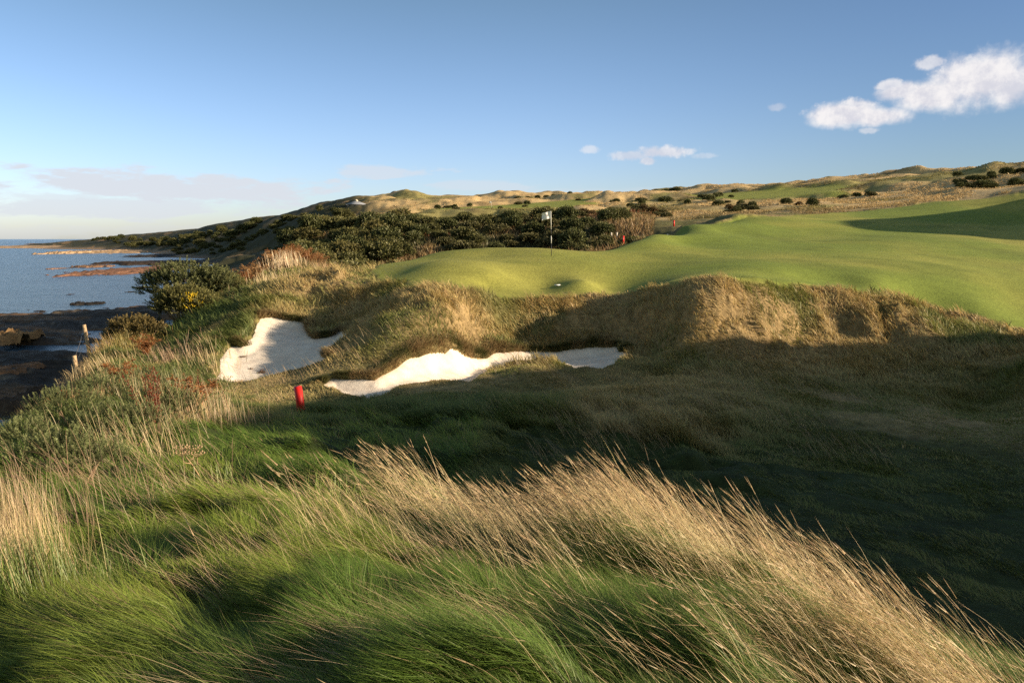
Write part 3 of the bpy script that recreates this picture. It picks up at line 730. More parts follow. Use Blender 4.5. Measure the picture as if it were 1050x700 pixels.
def box(cx, cy, cz, sx, sy, sz, bev=0):
    """bevelled box as triangles through bmesh"""
    import bmesh
    bm = bmesh.new(); bmesh.ops.create_cube(bm, size=1)
    for v in bm.verts: v.co = Vector((cx+v.co.x*sx, cy+v.co.y*sy, cz+v.co.z*sz))
    if bev: bmesh.ops.bevel(bm, geom=bm.edges[:], offset=bev, segments=2, affect='EDGES')
    bmesh.ops.triangulate(bm, faces=bm.faces[:])
    bm.verts.index_update()
    V = np.array([v.co[:] for v in bm.verts]); F_ = np.array([[v.index for v in f.verts] for f in bm.faces]); bm.free()
    return V, F_

def sprigs(base, dirs, length, needles, nlen, nwid, c0, c1, rng):
    """plumes of needles: base (n,3), dirs (n,3) unit, length (n,)"""
    n = len(base); m = needles
    t = (np.arange(m)+rng.random((n, m)))/m
    a = rng.random((n, m))*6.283
    up = np.array((0.13, .21, .97)); s1 = np.cross(dirs, up); s1 /= np.linalg.norm(s1, axis=1)[:, None]+1e-9; s2 = np.cross(dirs, s1)
    rad = np.cos(a)[..., None]*s1[:, None]+np.sin(a)[..., None]*s2[:, None]
    root = base[:, None]+dirs[:, None]*(length[:, None]*t)[..., None]
    nd = rad*.8+dirs[:, None]*rng.uniform(.3, 1.1, (n, m))[..., None]; nd /= np.linalg.norm(nd, axis=2)[..., None]
    side = np.cross(nd, rng.normal(0, 1, (n, m, 3))); side /= np.linalg.norm(side, axis=2)[..., None]+1e-9
    L = nlen*rng.uniform(.6, 1.3, (n, m))*(1-.45*t); side = side*(nwid*rng.uniform(.7, 1.3, (n, m)))[..., None]
    V = np.stack([root-side, root+side, root+nd*L[..., None]], 2).reshape(-1, 3)
    kk = rng.uniform(.7, 1.3, (n, 1, 1))*rng.uniform(.85, 1.15, (n, m, 1))
    cc = (np.array(c0)*(1-t[..., None])+np.array(c1)*t[..., None])*kk
    return V, np.arange(len(V)).reshape(-1, 3), np.repeat(cc.reshape(-1, 3), 3, 0)
def lobes_sprigs(lobes, n, slen, needles, nlen, nwid, c0, c1, seed, upb=.55, patches=()):
    rng = np.random.default_rng(seed); lob = np.array(lobes, float)
    ar = lob[:, 3]*lob[:, 5]; k = rng.choice(len(lob), n, p=ar/ar.sum())
    d = rng.normal(0, 1, (n, 3)); d /= np.linalg.norm(d, axis=1)[:, None]; d[:, 2] = np.where(d[:, 2] < -.35, -d[:, 2], d[:, 2])
    rr_ = rng.uniform(.72, 1.04, n)+.10*np.sin(d[:, 0]*5+k)*np.cos(d[:, 1]*6)
    base = lob[k, :3]+d*lob[k, 3:6]*rr_[:, None]
    base[:, 2] = np.maximum(base[:, 2], .02)
    dr = d+np.array((0, 0, upb))+rng.normal(0, .25, (n, 3)); dr /= np.linalg.norm(dr, axis=1)[:, None]
    return sprigs(base, dr, slen*rng.uniform(.6, 1.3, n), needles, nlen, nwid, c0, c1, rng)
def stems_for(lobes, seed, r0=.05, n=3):
    rng = np.random.default_rng(seed); parts = []
    for lx, ly, lz, rx, ry, rz in lobes:
        for q in range(n):
            e = np.array((lx+rng.uniform(-.6, .6)*rx, ly+rng.uniform(-.6, .6)*ry, lz+rng.uniform(-.1, .6)*rz))
            b = np.array((lx*.35+rng.uniform(-.1, .1), ly*.35+rng.uniform(-.1, .1), -.15))
            mpt = b*.5+e*.5+np.array((rng.uniform(-.2, .2)*rx, rng.uniform(-.2, .2)*ry, -.1*rz))
            parts.append(tube([b, b*.6+mpt*.4, mpt, mpt*.5+e*.5, e], [r0, r0*.85, r0*.65, r0*.45, r0*.25], 6))
    return jn(parts)
GD, GL = (.055, .072, .028), (.15, .17, .062)
def bush(name, lobes, n, slen, needles, nlen, nwid, c0=GD, c1=GL, seed=1, stems=True, r0=.05, extra=None, upb=.55):
    root = empty(name, (0, 0, 0))
    parts = [lobes_sprigs(lobes, n, slen, needles, nlen, nwid, c0, c1, seed, upb)]
    o = mesh_np('crown', *join(parts)[:2], M_leaf, root, join(parts)[2])
    if stems: mesh_np('stem', *stems_for(lobes, seed+1, r0), M_bark, root, None, True)
    if extra is not None: mesh_np('blossom', *extra[:2], M_leaf, root, extra[2])
    return root
def put(o, p, rz=0, sc=1.0, sink=0.0):
    o.location = (p[0], p[1], float(gz(p[0], p[1]))-sink); o.rotation_euler = (0, 0, rz); o.scale = (sc, sc, sc); return o

# the big gorse at the cliff edge and its neighbours
big = bush('gorse_bush', [(0, 0, 1.9, 1.5, 1.3, .95), (-1.15, .1, 1.75, .9, 1.0, .75), (1.3, .2, 1.7, 1.0, 1.1, .95), (.5, -.4, 1.1, 1.3, 1.1, .8), (1.9, .3, 1.0, .7, .8, .8)], 1500, .38, 46, .13, .012, (.05, .062, .026), (.17, .185, .075), 3, True, .07)
put(big, P(192, 338, 37)); tag(big, 'big domed gorse bush overhanging the cliff edge above the sea', 'bush')
fl = lobes_sprigs([(.55, -.55, .75, .45, .4, .4)], 130, .16, 14, .06, .02, (.45, .33, .03), (.75, .55, .03), 21)
b2 = bush('gorse_bush', [(0, 0, .7, 1.0, .9, .65), (.9, -.2, .55, .7, .7, .5), (-.7, .1, .55, .6, .7, .5)], 800, .32, 40, .12, .012, (.06, .065, .025), (.19, .18, .06), 5, True, .05, fl)
put(b2, P(190, 352, 33.5)); tag(b2, 'gorse bush with yellow blossom below the big domed gorse', 'bush')
b3 = bush('gorse_bush', [(0, 0, .8, 1.1, 1, .8), (-1.1, .2, .6, .9, .8, .6), (.9, 0, .6, .8, .8, .6)], 800, .34, 36, .12, .013, (.035, .045, .02), (.10, .105, .045), 7, True, .05)
put(b3, P(150, 346, 35.5)); tag(b3, 'dark gorse bush with bare stems sloping down towards the beach', 'bush')
b4 = bush('gorse_bush', [(0, 0, .45, .8, .7, .45), (.6, .1, .35, .6, .5, .35)], 450, .26, 34, .10, .012, (.05, .05, .022), (.20, .15, .055), 8, True, .04)
put(b4, P(138, 372, 30.5)); tag(b4, 'low rusty green shrub just right of the wooden fence posts', 'bush')
b5 = copy_tree(b3); put(b5, P(120, 338, 39), 2.2, .9); b5['label'] = 'shaded gorse bush lowest on the cliff, left of the big domed gorse'
b6 = copy_tree(b2)
for ch in list(b6.children):
    if ch.name.startswith('blossom'): bpy.data.objects.remove(ch)
put(b6, P(232, 322, 37.5), 1.0, .8); b6['label'] = 'small gorse bush between the big domed gorse and the second red stake'
# near spiky gorse
near_spec = [(70, 520, 8.4, [(0, 0, .42, .55, .45, .35), (.45, .1, .35, .4, .4, .3), (-.45, 0, .35, .4, .4, .3)], 'grey green spiky gorse bush at the left beside the tall reedy grass'),
             (118, 482, 10.8, [(0, 0, .5, .7, .5, .4), (.6, .1, .45, .5, .4, .4), (-.5, 0, .35, .45, .4, .3)], 'grey green spiky gorse bush below the fence line, left of the rust red dock'),
             (165, 452, 13.0, [(0, 0, .5, .6, .5, .42), (.5, .1, .4, .45, .4, .35)], 'grey green spiky gorse bush behind the rust red dock'),
             (112, 447, 14.5, [(0, 0, .5, .7, .6, .42), (.6, .1, .4, .5, .45, .35)], 'olive spiky gorse bush just below the leaning grass of the fence line'),
             (150, 420, 18.0, [(0, 0, .6, .9, .7, .5), (.8, .1, .45, .6, .5, .4)], 'olive spiky gorse bush highest on the bank, nearest the left bunker'),
             (75, 462, 13.0, [(0, 0, .5, .7, .6, .42), (-.6, .1, .4, .5, .45, .35)], 'olive spiky gorse bush on the outer slope above the dark beach'),
             (28, 492, 10.4, [(0, 0, .42, .6, .5, .36)], 'small spiky gorse bush at the left edge of the cliff slope')]
for i, (px, py, d, lb, lab) in enumerate(near_spec):
    lb = [tuple(v*.68 for v in l_) for l_ in lb]
    g_ = bush('gorse_bush', lb, 300 if i < 3 else 200, .17, 100, .036, .0026, (.075, .09, .035), (.23, .26, .11), 30+i, True, .02, None, .9)
    put(g_, P(px, py, d)); tag(g_, lab, 'bush')

# gorse thicket in the gully: four shapes copied about
def proto_far(seed, c0, c1, flat=1.0):
    rng = np.random.default_rng(seed)
    lb = [(0, 0, .62*flat, .85, .8, .62*flat)]+[(rng.uniform(-.75, .75), rng.uniform(-.6, .6), rng.uniform(.3, .7)*flat, rng.uniform(.4, .62), rng.uniform(.4, .62), rng.uniform(.35, .55)*flat) for _ in range(5)]
    V, F_, c = lobes_sprigs(lb, 520, .30, 12, .17, .035, c0, c1, seed)
    return mesh_np('gorse_bush', V, F_, M_leaf, None, c)
protos = [proto_far(101, (.045, .055, .02), (.15, .145, .05)), proto_far(102, (.04, .05, .02), (.12, .13, .045)), proto_far(103, (.055, .055, .02), (.18, .16, .055)), proto_far(104, (.05, .045, .02), (.16, .10, .04)),
          proto_far(105, (.045, .05, .022), (.13, .12, .045), .6)]
used = [False]*5; count = 0
def far_bush(k, x, y, sc, label, group, sink=.15):
    sc *= 1.0
    global count
    if used[k]: o = protos[k].copy(); C.objects.link(o)
    else: o = protos[k]; used[k] = True
    o.name = 'gorse_bush' if 'gorse' in label else 'scrub_bush'
    put(o, (x, y), random.uniform(0, 6.28), sc, sink*sc); o.scale = (sc*random.uniform(.9, 1.25), sc*random.uniform(.9, 1.2), sc*random.uniform(.8, 1.15))
    tag(o, label, 'bush', group); count += 1
def fill(poly, n, s0, s1, label, group, ks=(0, 1, 2), sep=.9):
    P_ = linexy(poly); xs = [p[0] for p in P_]; ys = [p[1] for p in P_]; placed = []
    tries = 0
    while len(placed) < n and tries < n*60:
        tries += 1
        x, y = random.uniform(min(xs), max(xs)), random.uniform(min(ys), max(ys)); sc = random.uniform(s0, s1)
        if not inpoly(np.array([x]), np.array([y]), P_)[0]: continue
        if any((x-a)**2+(y-b)**2 < (sep*(sc+c)*.55)**2 for a, b, c in placed): continue
        if ground(np.array([x]), np.array([y]))(fairm)[0] > .2: continue
        placed.append((x, y, sc)); far_bush(random.choice(ks), x, y, sc, label, group)
# lit thicket left of the gully (px 290-400)
fill([(283, 270, 58), (345, 268, 62), (405, 262, 66), (415, 240, 98), (330, 232, 118), (290, 238, 108)], 80, 1.0, 1.75, 'olive green gorse bush in the sunlit thicket behind the bunkers', 'gorse bushes of the sunlit thicket')
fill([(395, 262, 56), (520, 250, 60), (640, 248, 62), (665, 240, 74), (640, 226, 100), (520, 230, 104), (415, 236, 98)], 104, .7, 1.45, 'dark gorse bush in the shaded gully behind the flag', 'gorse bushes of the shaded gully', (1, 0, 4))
fill([(350, 233, 112), (470, 228, 118), (480, 224, 126), (370, 227, 126)], 20, .6, 1.1, 'gorse bush on the upper rim of the thicket under the tan slope', 'gorse bushes on the gully rim')
fill([(560, 224, 108), (690, 224, 104), (680, 218, 125), (570, 219, 125)], 30, .45, 1.0, 'russet and olive bush on the rough mounds beyond the gully', 'russet bushes beyond the gully', (2, 3, 4))
fill([(740, 218, 112), (830, 215, 112), (850, 211, 124), (730, 214, 124)], 12, .5, .9, 'low bush at the far edge of the fairway under the dunes', 'bushes at the far fairway edge', (1, 3, 4))
fill([(985, 195, 118), (1060, 190, 112), (1070, 182, 150), (980, 186, 150)], 26, .6, 1.15, 'dark gorse bush on the dune slope at the right', 'gorse bushes on the right dune', (0, 1))
fill([(840, 203, 150), (900, 200, 140), (900, 196, 160), (850, 199, 165)], 9, .5, .8, 'dark low bush in the hollow of the right dunes', 'bushes in the dune hollow', (1, 4))
fill([(600, 213, 190), (760, 209, 170), (760, 203, 260), (600, 207, 280)], 26, .7, 1.5, 'dark scrub bush dotted over the middle dunes', 'scrub bushes on the middle dunes', (1, 4))
fill([(430, 217, 260), (610, 213, 240), (610, 207, 330), (440, 210, 330)], 12, .8, 1.6, 'dark scrub bush round the distant green', 'scrub bushes round the distant green', (1, 4))
def line_bush(rows, label, group, k=(1,)):
    for px, d, sc in rows:
        p = P(px, 240, d); far_bush(random.choice(k), p[0], p[1], sc, label, group)
line_bush([(531, 385, 1.9), (541, 388, 1.3), (551, 390, 1.4), (560, 390, 1.3), (567, 392, 1.2), (584, 400, 1.4), (594, 402, 2.0), (599, 402, 1.9), (604, 402, 1.2), (609, 402, 1.2), (615, 404, 1.4)], 'small dark bush standing on the skyline right of the flag', 'bushes along the skyline')
line_bush([(672, 330, 1.4), (677, 332, 1.6), (682, 330, 1.6), (688, 331, 1.5), (693, 330, 1.3)], 'dark bush in the short hedge on the tan far slope', 'hedge bushes on the far slope')
line_bush([(978, 190, .9), (1012, 178, .9), (1032, 172, .9)], 'rounded bush rising on the right skyline dune', 'bushes on the right skyline')
# trees and scrub along the top and face of the headland
fill([(170, 248, 900), (330, 217, 460), (360, 222, 300), (290, 240, 300), (180, 256, 620)], 90, 1.5, 2.6, 'dark wind clipped scrub bush on the near half of the headland', 'scrub on the near headland', (0, 1), .7)
fill([(90, 249, 1250), (300, 219, 560), (230, 245, 560), (120, 256, 950)], 70, 2.2, 4.6, 'dark wind clipped scrub bush on the long headland', 'scrub on the headland', (0, 1), .8)

# bracken along the ridge left of the green
def bracken(seed, c1):
    rng = np.random.default_rng(seed); root = empty('bracken', (0, 0, 0)); parts = []; st = []
    for q in range(16):
        a = rng.random()*6.28; L = rng.uniform(.6, 1.05); lean = rng.uniform(.15, .8)
        pth = [np.array((math.cos(a)*math.sin(lean*t)*L*t, math.sin(a)*math.sin(lean*t)*L*t, L*t*math.cos(lean*t*.9))) for t in np.linspace(0, 1, 6)]
        st.append(tube(pth, np.linspace(.009, .003, 6), 4)); pth = np.array(pth)
        for s_ in range(5):
            b = pth[s_+1 if s_ < 5 else 5]; n = 10
            d = rng.normal(0, 1, (n, 3)); d[:, 2] = d[:, 2]*.4+.15; d /= np.linalg.norm(d, axis=1)[:, None]
            parts.append(sprigs(np.repeat(b[None], n, 0), d, np.full(n, .16), 8, .06, .012, np.array(c1)*.7, c1, rng))
    V, F_, c = join(parts); mesh_np('frond', V, F_, M_leaf, root, c); mesh_np('stem', *jn(st), M_stem, root)
    return root
br = [bracken(61, (.30, .12, .04)), bracken(62, (.34, .19, .08))]
tag(br[0], 'rust brown bracken plant on the ridge beyond the second red stake', 'bracken', 'bracken along the ridge'); tag(br[1], 'pale brown bracken plant on the ridge beyond the second red stake', 'bracken', 'bracken along the ridge')
for i in range(34):
    o = br[i % 2] if i < 2 else copy_tree(br[i % 2])
    px = 246+i*3.3+random.uniform(-3, 3); d = 45+i*.36+random.uniform(-2.5, 2)
    p = P(px, 280, d); put(o, p, random.uniform(0, 6), random.uniform(.8, 1.25))

for k_, (px, py, d, lab) in enumerate([(72, 425, 19, 'rust brown bracken plant low on the outer bank above the beach'), (128, 398, 22, 'rust brown bracken plant between the fence and the spiky gorse'), (150, 376, 27, 'rust brown bracken plant under the low shrub by the fence'),
                                     (196, 440, 14.2, 'rust brown bracken plant among dry reeds beside the hogweed')]):
    o = copy_tree(br[0]); put(o, P(px, py, d), k_*1.3, .8); o['label'] = lab; del o['group']
# rust red dock plant
def dock():
    root = empty('dock_plant', (0, 0, 0)); rng = np.random.default_rng(4); st = []; parts = []
    for q in range(7):
        a = rng.random()*6.28; ln = rng.uniform(.02, .28); L = rng.uniform(.75, 1.05)
        e = np.array((math.cos(a)*ln-.16, math.sin(a)*ln, L)); b = np.array((math.cos(a)*.03, math.sin(a)*.03, -.05))
        st.append(tube([b, b*.5+e*.5+np.array((.02, 0, 0)), e], [.007, .005, .003], 5))
        for t in np.linspace(.35, 1, 13):
            c = b+(e-b)*t; n = 4; d = rng.normal(0, 1, (n, 3)); d[:, 2] = abs(d[:, 2])+.6; d /= np.linalg.norm(d, axis=1)[:, None]
            parts.append(sprigs(np.repeat(c[None], n, 0), d, np.full(n, .09*(1.3-t*.6)), 12, .014, .007, (.16, .035, .02), (.26, .06, .03), rng))
    mesh_np('stem', *jn(st), M_bark, root); V, F_, c = join(parts); mesh_np('seed_head', V, F_, M_leaf, root, c)
    return root
dk = dock(); put(dk, P(163, 462, 11.6)); tag(dk, 'rust red dead dock with dense seed spikes beside the spiky gorse', 'dock plant')
dk2 = copy_tree(dk); put(dk2, P(203, 428, 15), 1.7, .8); dk2['label'] = 'smaller rust brown dock among dry reeds in front of the left bunker'

# dead hogweed: stem, branches, flat umbels
def hogweed(seed, h=1.1, lean=(-.28, 0)):
    rng = np.random.default_rng(seed); root = empty('dead_hogweed', (0, 0, 0)); st = []
    top = np.array((lean[0]*h, lean[1]*h, h*.93)); midp = top*.55
    st.append(tube([np.array((0, 0, -.05)), midp, top], [.010, .008, .005], 6))
    ends = [(top, midp)]
    for t, dx, hh in [(.55, .22, .42), (.62, -.2, .34), (.72, .12, .3)]:
        b = top*t; e = b+np.array((dx*h, rng.uniform(-.1, .1), hh*h*.7)); st.append(tube([b, b*.5+e*.5+np.array((dx*.12, 0, -.03)), e], [.006, .005, .003], 5)); ends.append((e, b))
    mesh_np('stem', *jn(st), M_stem, root)
    for e, b in ends:
        d = e-b; d /= np.linalg.norm(d); ray = []
        for q in range(14):
            a = q*2.4; r_ = .035+.055*math.sqrt(q/14); f = e+np.array((math.cos(a)*r_, math.sin(a)*r_, .055)); ray.append(tube([e, f], [.0018, .0012], 4)); ray.append(tube([f, f+np.array((0, 0, .008))], [.011, .008], 5))
        mesh_np('umbel', *jn(ray), M_stem, root)
    return root
hw = hogweed(1); put(hw, P(243, 440, 14.2)); tag(hw, 'tall pale dead hogweed leaning left in front of the left bunker', 'dead hogweed')
hw2 = hogweed(2, .75, (-.05, .05)); put(hw2, P(216, 446, 13.6)); tag(hw2, 'short dead hogweed stalk left of the taller leaning one', 'dead hogweed')
hw3 = hogweed(3, .4, (-.65, 0)); put(hw3, P(212, 502, 8.8)); tag(hw3, 'bent brown seed stalk above the green grass tufts at the lower left', 'dead hogweed')

# tall dry and reedy grass along the cliff top
def tall_grass():
    parts = []
    #        px   py    d   n    L   sx   sy  colour  lean  upright
    TANC, ORG, PNK, GRN, OLV = (.55, .42, .22), (.42, .23, .09), (.45, .30, .19), (.13, .19, .035), (.19, .18, .07)
    for px, py, d, n, L, sx, sy, c_, az_, lo, hi in [
        (18, 600, 5.0, 420, .78, .26, .22, TANC, WIND, .05, .45), (30, 610, 4.8, 520, .42, .26, .22, GRN, WIND, .05, .7), (-15, 590, 5.2, 300, .85, .2, .2, TANC, WIND, .0, .4), (55, 590, 5.2, 260, .40, .12, .15, GRN, 0, .1, .8), (8, 560, 6.3, 200, .7, .35, .25, PNK, WIND, .05, .5),
        (150, 470, 10.3, 130, .8, .45, .3, TANC, WIND+.3, .1, .7), (195, 445, 13.2, 170, .85, .5, .4, TANC, WIND, .0, .45), (220, 440, 13.6, 110, .7, .5, .4, PNK, WIND, .0, .5), (185, 425, 15, 130, .8, .5, .4, (.62, .48, .27), WIND, .0, .4), (240, 425, 15.5, 150, .5, .5, .5, OLV, WIND, .1, .7),
        (80, 400, 24, 600, .62, .6, 1.4, TANC, WIND+.8, .1, .8), (95, 380, 29, 520, .8, .5, 1.5, (.50, .33, .14), WIND+.5, .1, .8), (66, 425, 20, 420, .7, .6, 1.2, ORG, WIND+.5, .2, .9), (75, 430, 17.5, 350, .7, .9, 1.0, (.30, .21, .08), WIND, .2, .9), (105, 364, 33, 300, .7, .6, 1.2, TANC, WIND, .1, .7),
        (125, 372, 29, 350, .7, .9, 1.0, (.30, .24, .07), WIND, .1, .9), (100, 405, 22, 260, .6, .4, .8, (.56, .42, .22), WIND, .1, .7),
        (180, 375, 25.6, 120, .75, .6, .7, PNK, WIND, .2, .9), (215, 375, 25, 120, .6, .5, .8, TANC, WIND, .2, .9), (165, 395, 22, 300, .6, 1.2, .8, OLV, WIND, .2, 1.0),
        (240, 297, 41, 300, .9, 1.2, 1.2, (.60, .45, .26), WIND, .0, .5), (292, 283, 47, 200, 1.2, .6, 1.0, (.66, .52, .33), WIND, .0, .35), (320, 284, 47, 400, .7, 2.0, 1.2, (.55, .38, .2), WIND, .1, .6), (250, 305, 38.5, 300, .6, 1.4, 1.0, TANC, WIND, .1, .8),
        (340, 505, 8.0, 90, .38, .16, .12, (.20, .28, .05), 1.2, .05, .6), (300, 512, 7.7, 160, .3, .45, .12, (.17, .25, .05), WIND, .2, .9), (215, 500, 8.6, 120, .35, .4, .2, (.18, .24, .05), WIND, .2, .9),
        (130, 520, 7.6, 130, .8, .6, .25, PNK, WIND+.25, .5, 1.2), (60, 540, 6.8, 60, .8, .3, .2, PNK, WIND+.3, .4, 1.1)]:
        c0 = P(px, py, d); n = int(n*1.25)
        x = c0[0]+RNG.normal(0, sx, n); y = c0[1]+RNG.normal(0, sy, n)
        c = shadecol(c_, n, .35); p0 = jit(n, lo*.6, lo*.6+.25)
        w = np.maximum(.0022, d*.0005)*jit(n, .7, 1.4)*(2.0 if c_[1] > c_[0] and d < 10 else 1)
        parts.append(blades(x, y, L*jit(n, .55, 1.15), w, az_+RNG.normal(0, .7, n), p0, p0+jit(n, .1, hi), c*.8, c*1.05, 4))
    return join(parts)
gv = tall_grass()
tag(mesh_np('tall_grass', *gv[:2], M_blade, None, gv[2]), 'tall reedy straw coloured grass along the cliff top at the left', 'tall grass', kind='stuff')

# fringe of grass hanging over the bunker lips
def fringe():
    parts = []
    for B_, n in ((B1, 18000), (B2, 30000)):
        b = np.array(B_); k = RNG.integers(0, len(b), n); u = RNG.random(n)[:, None]; q = b[k]*(1-u)+b[(k+1) % len(b)]*u
        e = b[(k+1) % len(b)]-b[k]; nr_ = np.stack([-e[:, 1], e[:, 0]], -1); nr_ /= np.linalg.norm(nr_, axis=1)[:, None]+1e-9
        tst = inpoly(q[:, 0]+nr_[:, 0]*.02, q[:, 1]+nr_[:, 1]*.02, B_); nr_[tst] *= -1     # outward
        q = q+nr_*np.abs(RNG.normal(.02, .22, n))[:, None]
        inward = np.arctan2(-nr_[:, 1], -nr_[:, 0]); cl = fbm(q[:, 0], q[:, 1], 1.2, 3, 200)*.5+.5
        c = mixc(shadecol((.14, .14, .05), n, .3), shadecol((.38, .28, .14), n, .3), sst(cl, .35, .6))
        back = q[:, 1] > b[:, 1].mean()
        L = np.where(nr_[:, 1] > .2, .26, .05)*jit(n, .5, 1.4)
        parts.append(blades(q[:, 0], q[:, 1], L, np.full(n, .018), inward+RNG.normal(0, .6, n), jit(n, .2, .7), jit(n, .9, 2.0), c*.85, c, 2))
    return join(parts)
gv = fringe()
tag(mesh_np('fringe_grass', *gv[:2], M_blade, None, gv[2]), 'shaggy grass fringe hanging over the bunker edges', 'grass', kind='stuff')

# dead weed tufts lying in the left bunker
def weed(seed):
    rng = np.random.default_rng(seed); n = 40; d = rng.normal(0, 1, (n, 3)); d[:, 2] = np.abs(d[:, 2])*.5; d /= np.linalg.norm(d, axis=1)[:, None]
    V, F_, c = sprigs(np.zeros((n, 3))+rng.normal(0, .05, (n, 3))*[1, 1, 0], d, np.full(n, .12), 8, .05, .008, (.14, .08, .05), (.22, .13, .08), rng)
    return mesh_np('weed_tuft', V, F_, M_leaf, None, c)
w1 = weed(1); put(w1, on_ground([(268, 378)], 20, 32)[0]); tag(w1, 'dark dead weed tuft lying on the left bunker sand', 'weed tuft')
w2 = weed(2); put(w2, on_ground([(257, 374.5)], 20, 32)[0], 1, .5); tag(w2, 'tiny weed scrap left of the larger tuft on the bunker sand', 'weed tuft')
w3 = weed(3); put(w3, on_ground([(249, 362)], 20, 32)[0], 2, .9); w3.scale = (1.1, 1.1, .4); tag(w3, 'flat brown weed near the left corner of the left bunker', 'weed tuft')

# marker stakes
def stake(h=.62, w=.115):
    V, F_ = box(0, 0, h/2-.06, w, w, h, .006); return mesh_np('marker_stake', V, F_, M_red)
s0 = stake(.80, .15); q = on_ground([(310, 425)], 12, 30)[0]; put(s0, q, R(28)); s0.rotation_euler = (R(-2), R(-6), R(30))
tag(s0, 'bright red square stake in the dark grass below the left bunker', 'marker stake', 'red marker stakes')
for px, d, lab, hh in [(256.5, 40, 'red stake on the ridge between the big gorse and the bracken', 1.0), (389, 48.5, 'red stake at the far left corner of the green', .8), (639, 55.5, 'red stake right of the flag behind the green', 1.1), (690.5, 74, 'red stake among the pale posts above the gully', 1.1)]:
    o = s0.copy(); C.objects.link(o); p = P(px, 250, d); put(o, p, R(20)); o.scale = (.7, .7, hh*(.8 if d < 45 else .62)); o['label'] = lab
    if d > 50: o.location.z = max(o.location.z, P(px, 249 if d < 60 else 231.5, d)[2]-.02)
V, F_ = box(0, 0, .28, .13, .13, .66, .01)
pp = mesh_np('pale_post', V, F_, M_pale); tag(pp, 'short bleached post standing in the row above the gully', 'post', 'pale posts above the gully')
for i, (px, d) in enumerate([(664, 78), (670.5, 78), (678, 78), (684.5, 77), (692.6, 77), (696, 77), (627, 82), (632.5, 82)]):
    o = pp if i == 0 else pp.copy()
    if i: C.objects.link(o)
    put(o, P(px, 240, d), random.uniform(0, 1)); o.rotation_euler[0] = random.uniform(-.06, .06)
    if i >= 6: o['label'] = 'bleached post in the russet scrub left of the post row'

# flagstick
fx, fy = P(565.5, 263, 41)[:2]; fz = float(gz(fx, fy))
root = empty('golf_flag', (fx, fy, fz)); tag(root, 'white flag on a black and white banded pin on the green', 'golf flag')
def seg(z0, z1, mat, name='pole_band'):
    return mesh_np(name, *tube([(0, 0, z0), (0, 0, z1)], [.016, .016], 10), mat, root, None, True)
seg(-.05, .62, M_black); seg(.62, 1.0, M_white); seg(1.0, 1.33, M_black); seg(1.33, 2.25, M_white)
bpy.data.objects['pole_band'].rotation_euler = (0, 0, 0)
root.rotation_euler = (0, R(-1.2), 0)
u, v = np.meshgrid(np.linspace(0, 1, 26), np.linspace(0, 1, 16), indexing='ij')
fxx = -u*.44-.016; fyy = .055*np.sin(u*8+v*1.6)*u**.6+.03*np.sin(v*5)*u; fzz = 2.24-v*.36-u*.06-.05*u*u+.02*np.sin(u*9)*u
Vf = np.stack([fxx, fyy, fzz], -1).reshape(-1, 3); idn = np.arange(26*16).reshape(26, 16)
Ff = np.stack([idn[:-1, :-1], idn[1:, :-1], idn[1:, 1:], idn[:-1, 1:]], -1).reshape(-1, 4)
fo = mesh_np('flag_cloth', Vf, Ff, M_cloth, root, None, True)
sm = fo.modifiers.new('thick', 'SOLIDIFY'); sm.thickness = .004
ang_ = np.linspace(0, 2*math.pi, 15)[:-1]
ev = [(-.20+.06*math.cos(a), -.045+.0*a, 2.02+.06*math.sin(a)) for a in ang_]
def onflag(x, z):
    uu = (-x-.016)/.44; vv = (2.24-z-uu*.06-.05*uu*uu+.02*math.sin(uu*9)*uu)/.36
    return .055*math.sin(uu*8+vv*1.6)*uu**.6+.03*math.sin(vv*5)*uu-.006
ev = [(x, onflag(x, z), z) for x, _, z in ev]+[(-.20, onflag(-.20, 2.02), 2.02)]
mesh_np('emblem', np.array(ev), np.array([(i, (i+1) % 14, 14) for i in range(14)]), mat_plain('emblem_grey', (.42, .42, .45), .8), root)
hv = [(math.cos(a)*.054, math.sin(a)*.054, .006) for a in ang_]+[(0, 0, .006)]
mesh_np('hole', np.array(hv), np.array([(i, (i+1) % 14, 14) for i in range(14)]), M_black, root)

# far flag
p = P(504, 213, 285); r2 = empty('golf_flag', (p[0], p[1], float(gz(p[0], p[1])))); tag(r2, 'tiny distant flag on the far green at the left', 'golf flag')
mesh_np('pole', *tube([(0, 0, 0), (0, 0, 2.3)], [.06, .05], 8), M_pale, r2)
V, F_ = box(-.38, 0, 2.05, .7, .03, .5); mesh_np('flag_cloth', V, F_, M_cloth, r2)

# small unidentified white object lying on the green's front slope
q = P(571.5, 285.5, 33.6); V, F_ = box(0, 0, .03, .26, .10, .05, .015)
wr = mesh_np('white_object', V, F_, M_white); put(wr, q, .3); wr.location.z += .02; tag(wr, 'small white object lying on the front slope of the green', 'marker')

# fence at the cliff edge
fr = empty('post_fence', (0, 0, 0)); tag(fr, 'weathered post and wire fence running down the cliff edge', 'fence')
tops = []
for px, py, d, ln, lx in [(94.5, 366, 31.5, 1.5, -.16), (105, 353, 34.5, 1.5, -.07), (111, 347, 37.5, 1.55, 0), (82, 396, 26.5, 1.25, -.1)]:
    p = P(px, py, d); g0 = float(gz(p[0], p[1])); base = np.array((p[0], p[1], g0-.2)); top = base+np.array((lx*ln, 0, ln+max(0, min(.5, p[2]-g0))))
    V, F_ = tube([base, top], [.075, .07], 10); mesh_np('post', V, F_, M_wood, fr, None, True); tops.append(top)
o_ = [tops[3], tops[0], tops[1], tops[2]]
for dz in (.12, .45):
    for a, b in zip(o_[:-1], o_[1:]):
        mesh_np('wire', *tube([a-[0, 0, dz], (a+b)/2-[0, 0, dz+.05], b-[0, 0, dz]], [.008]*3, 5), M_wire, fr)

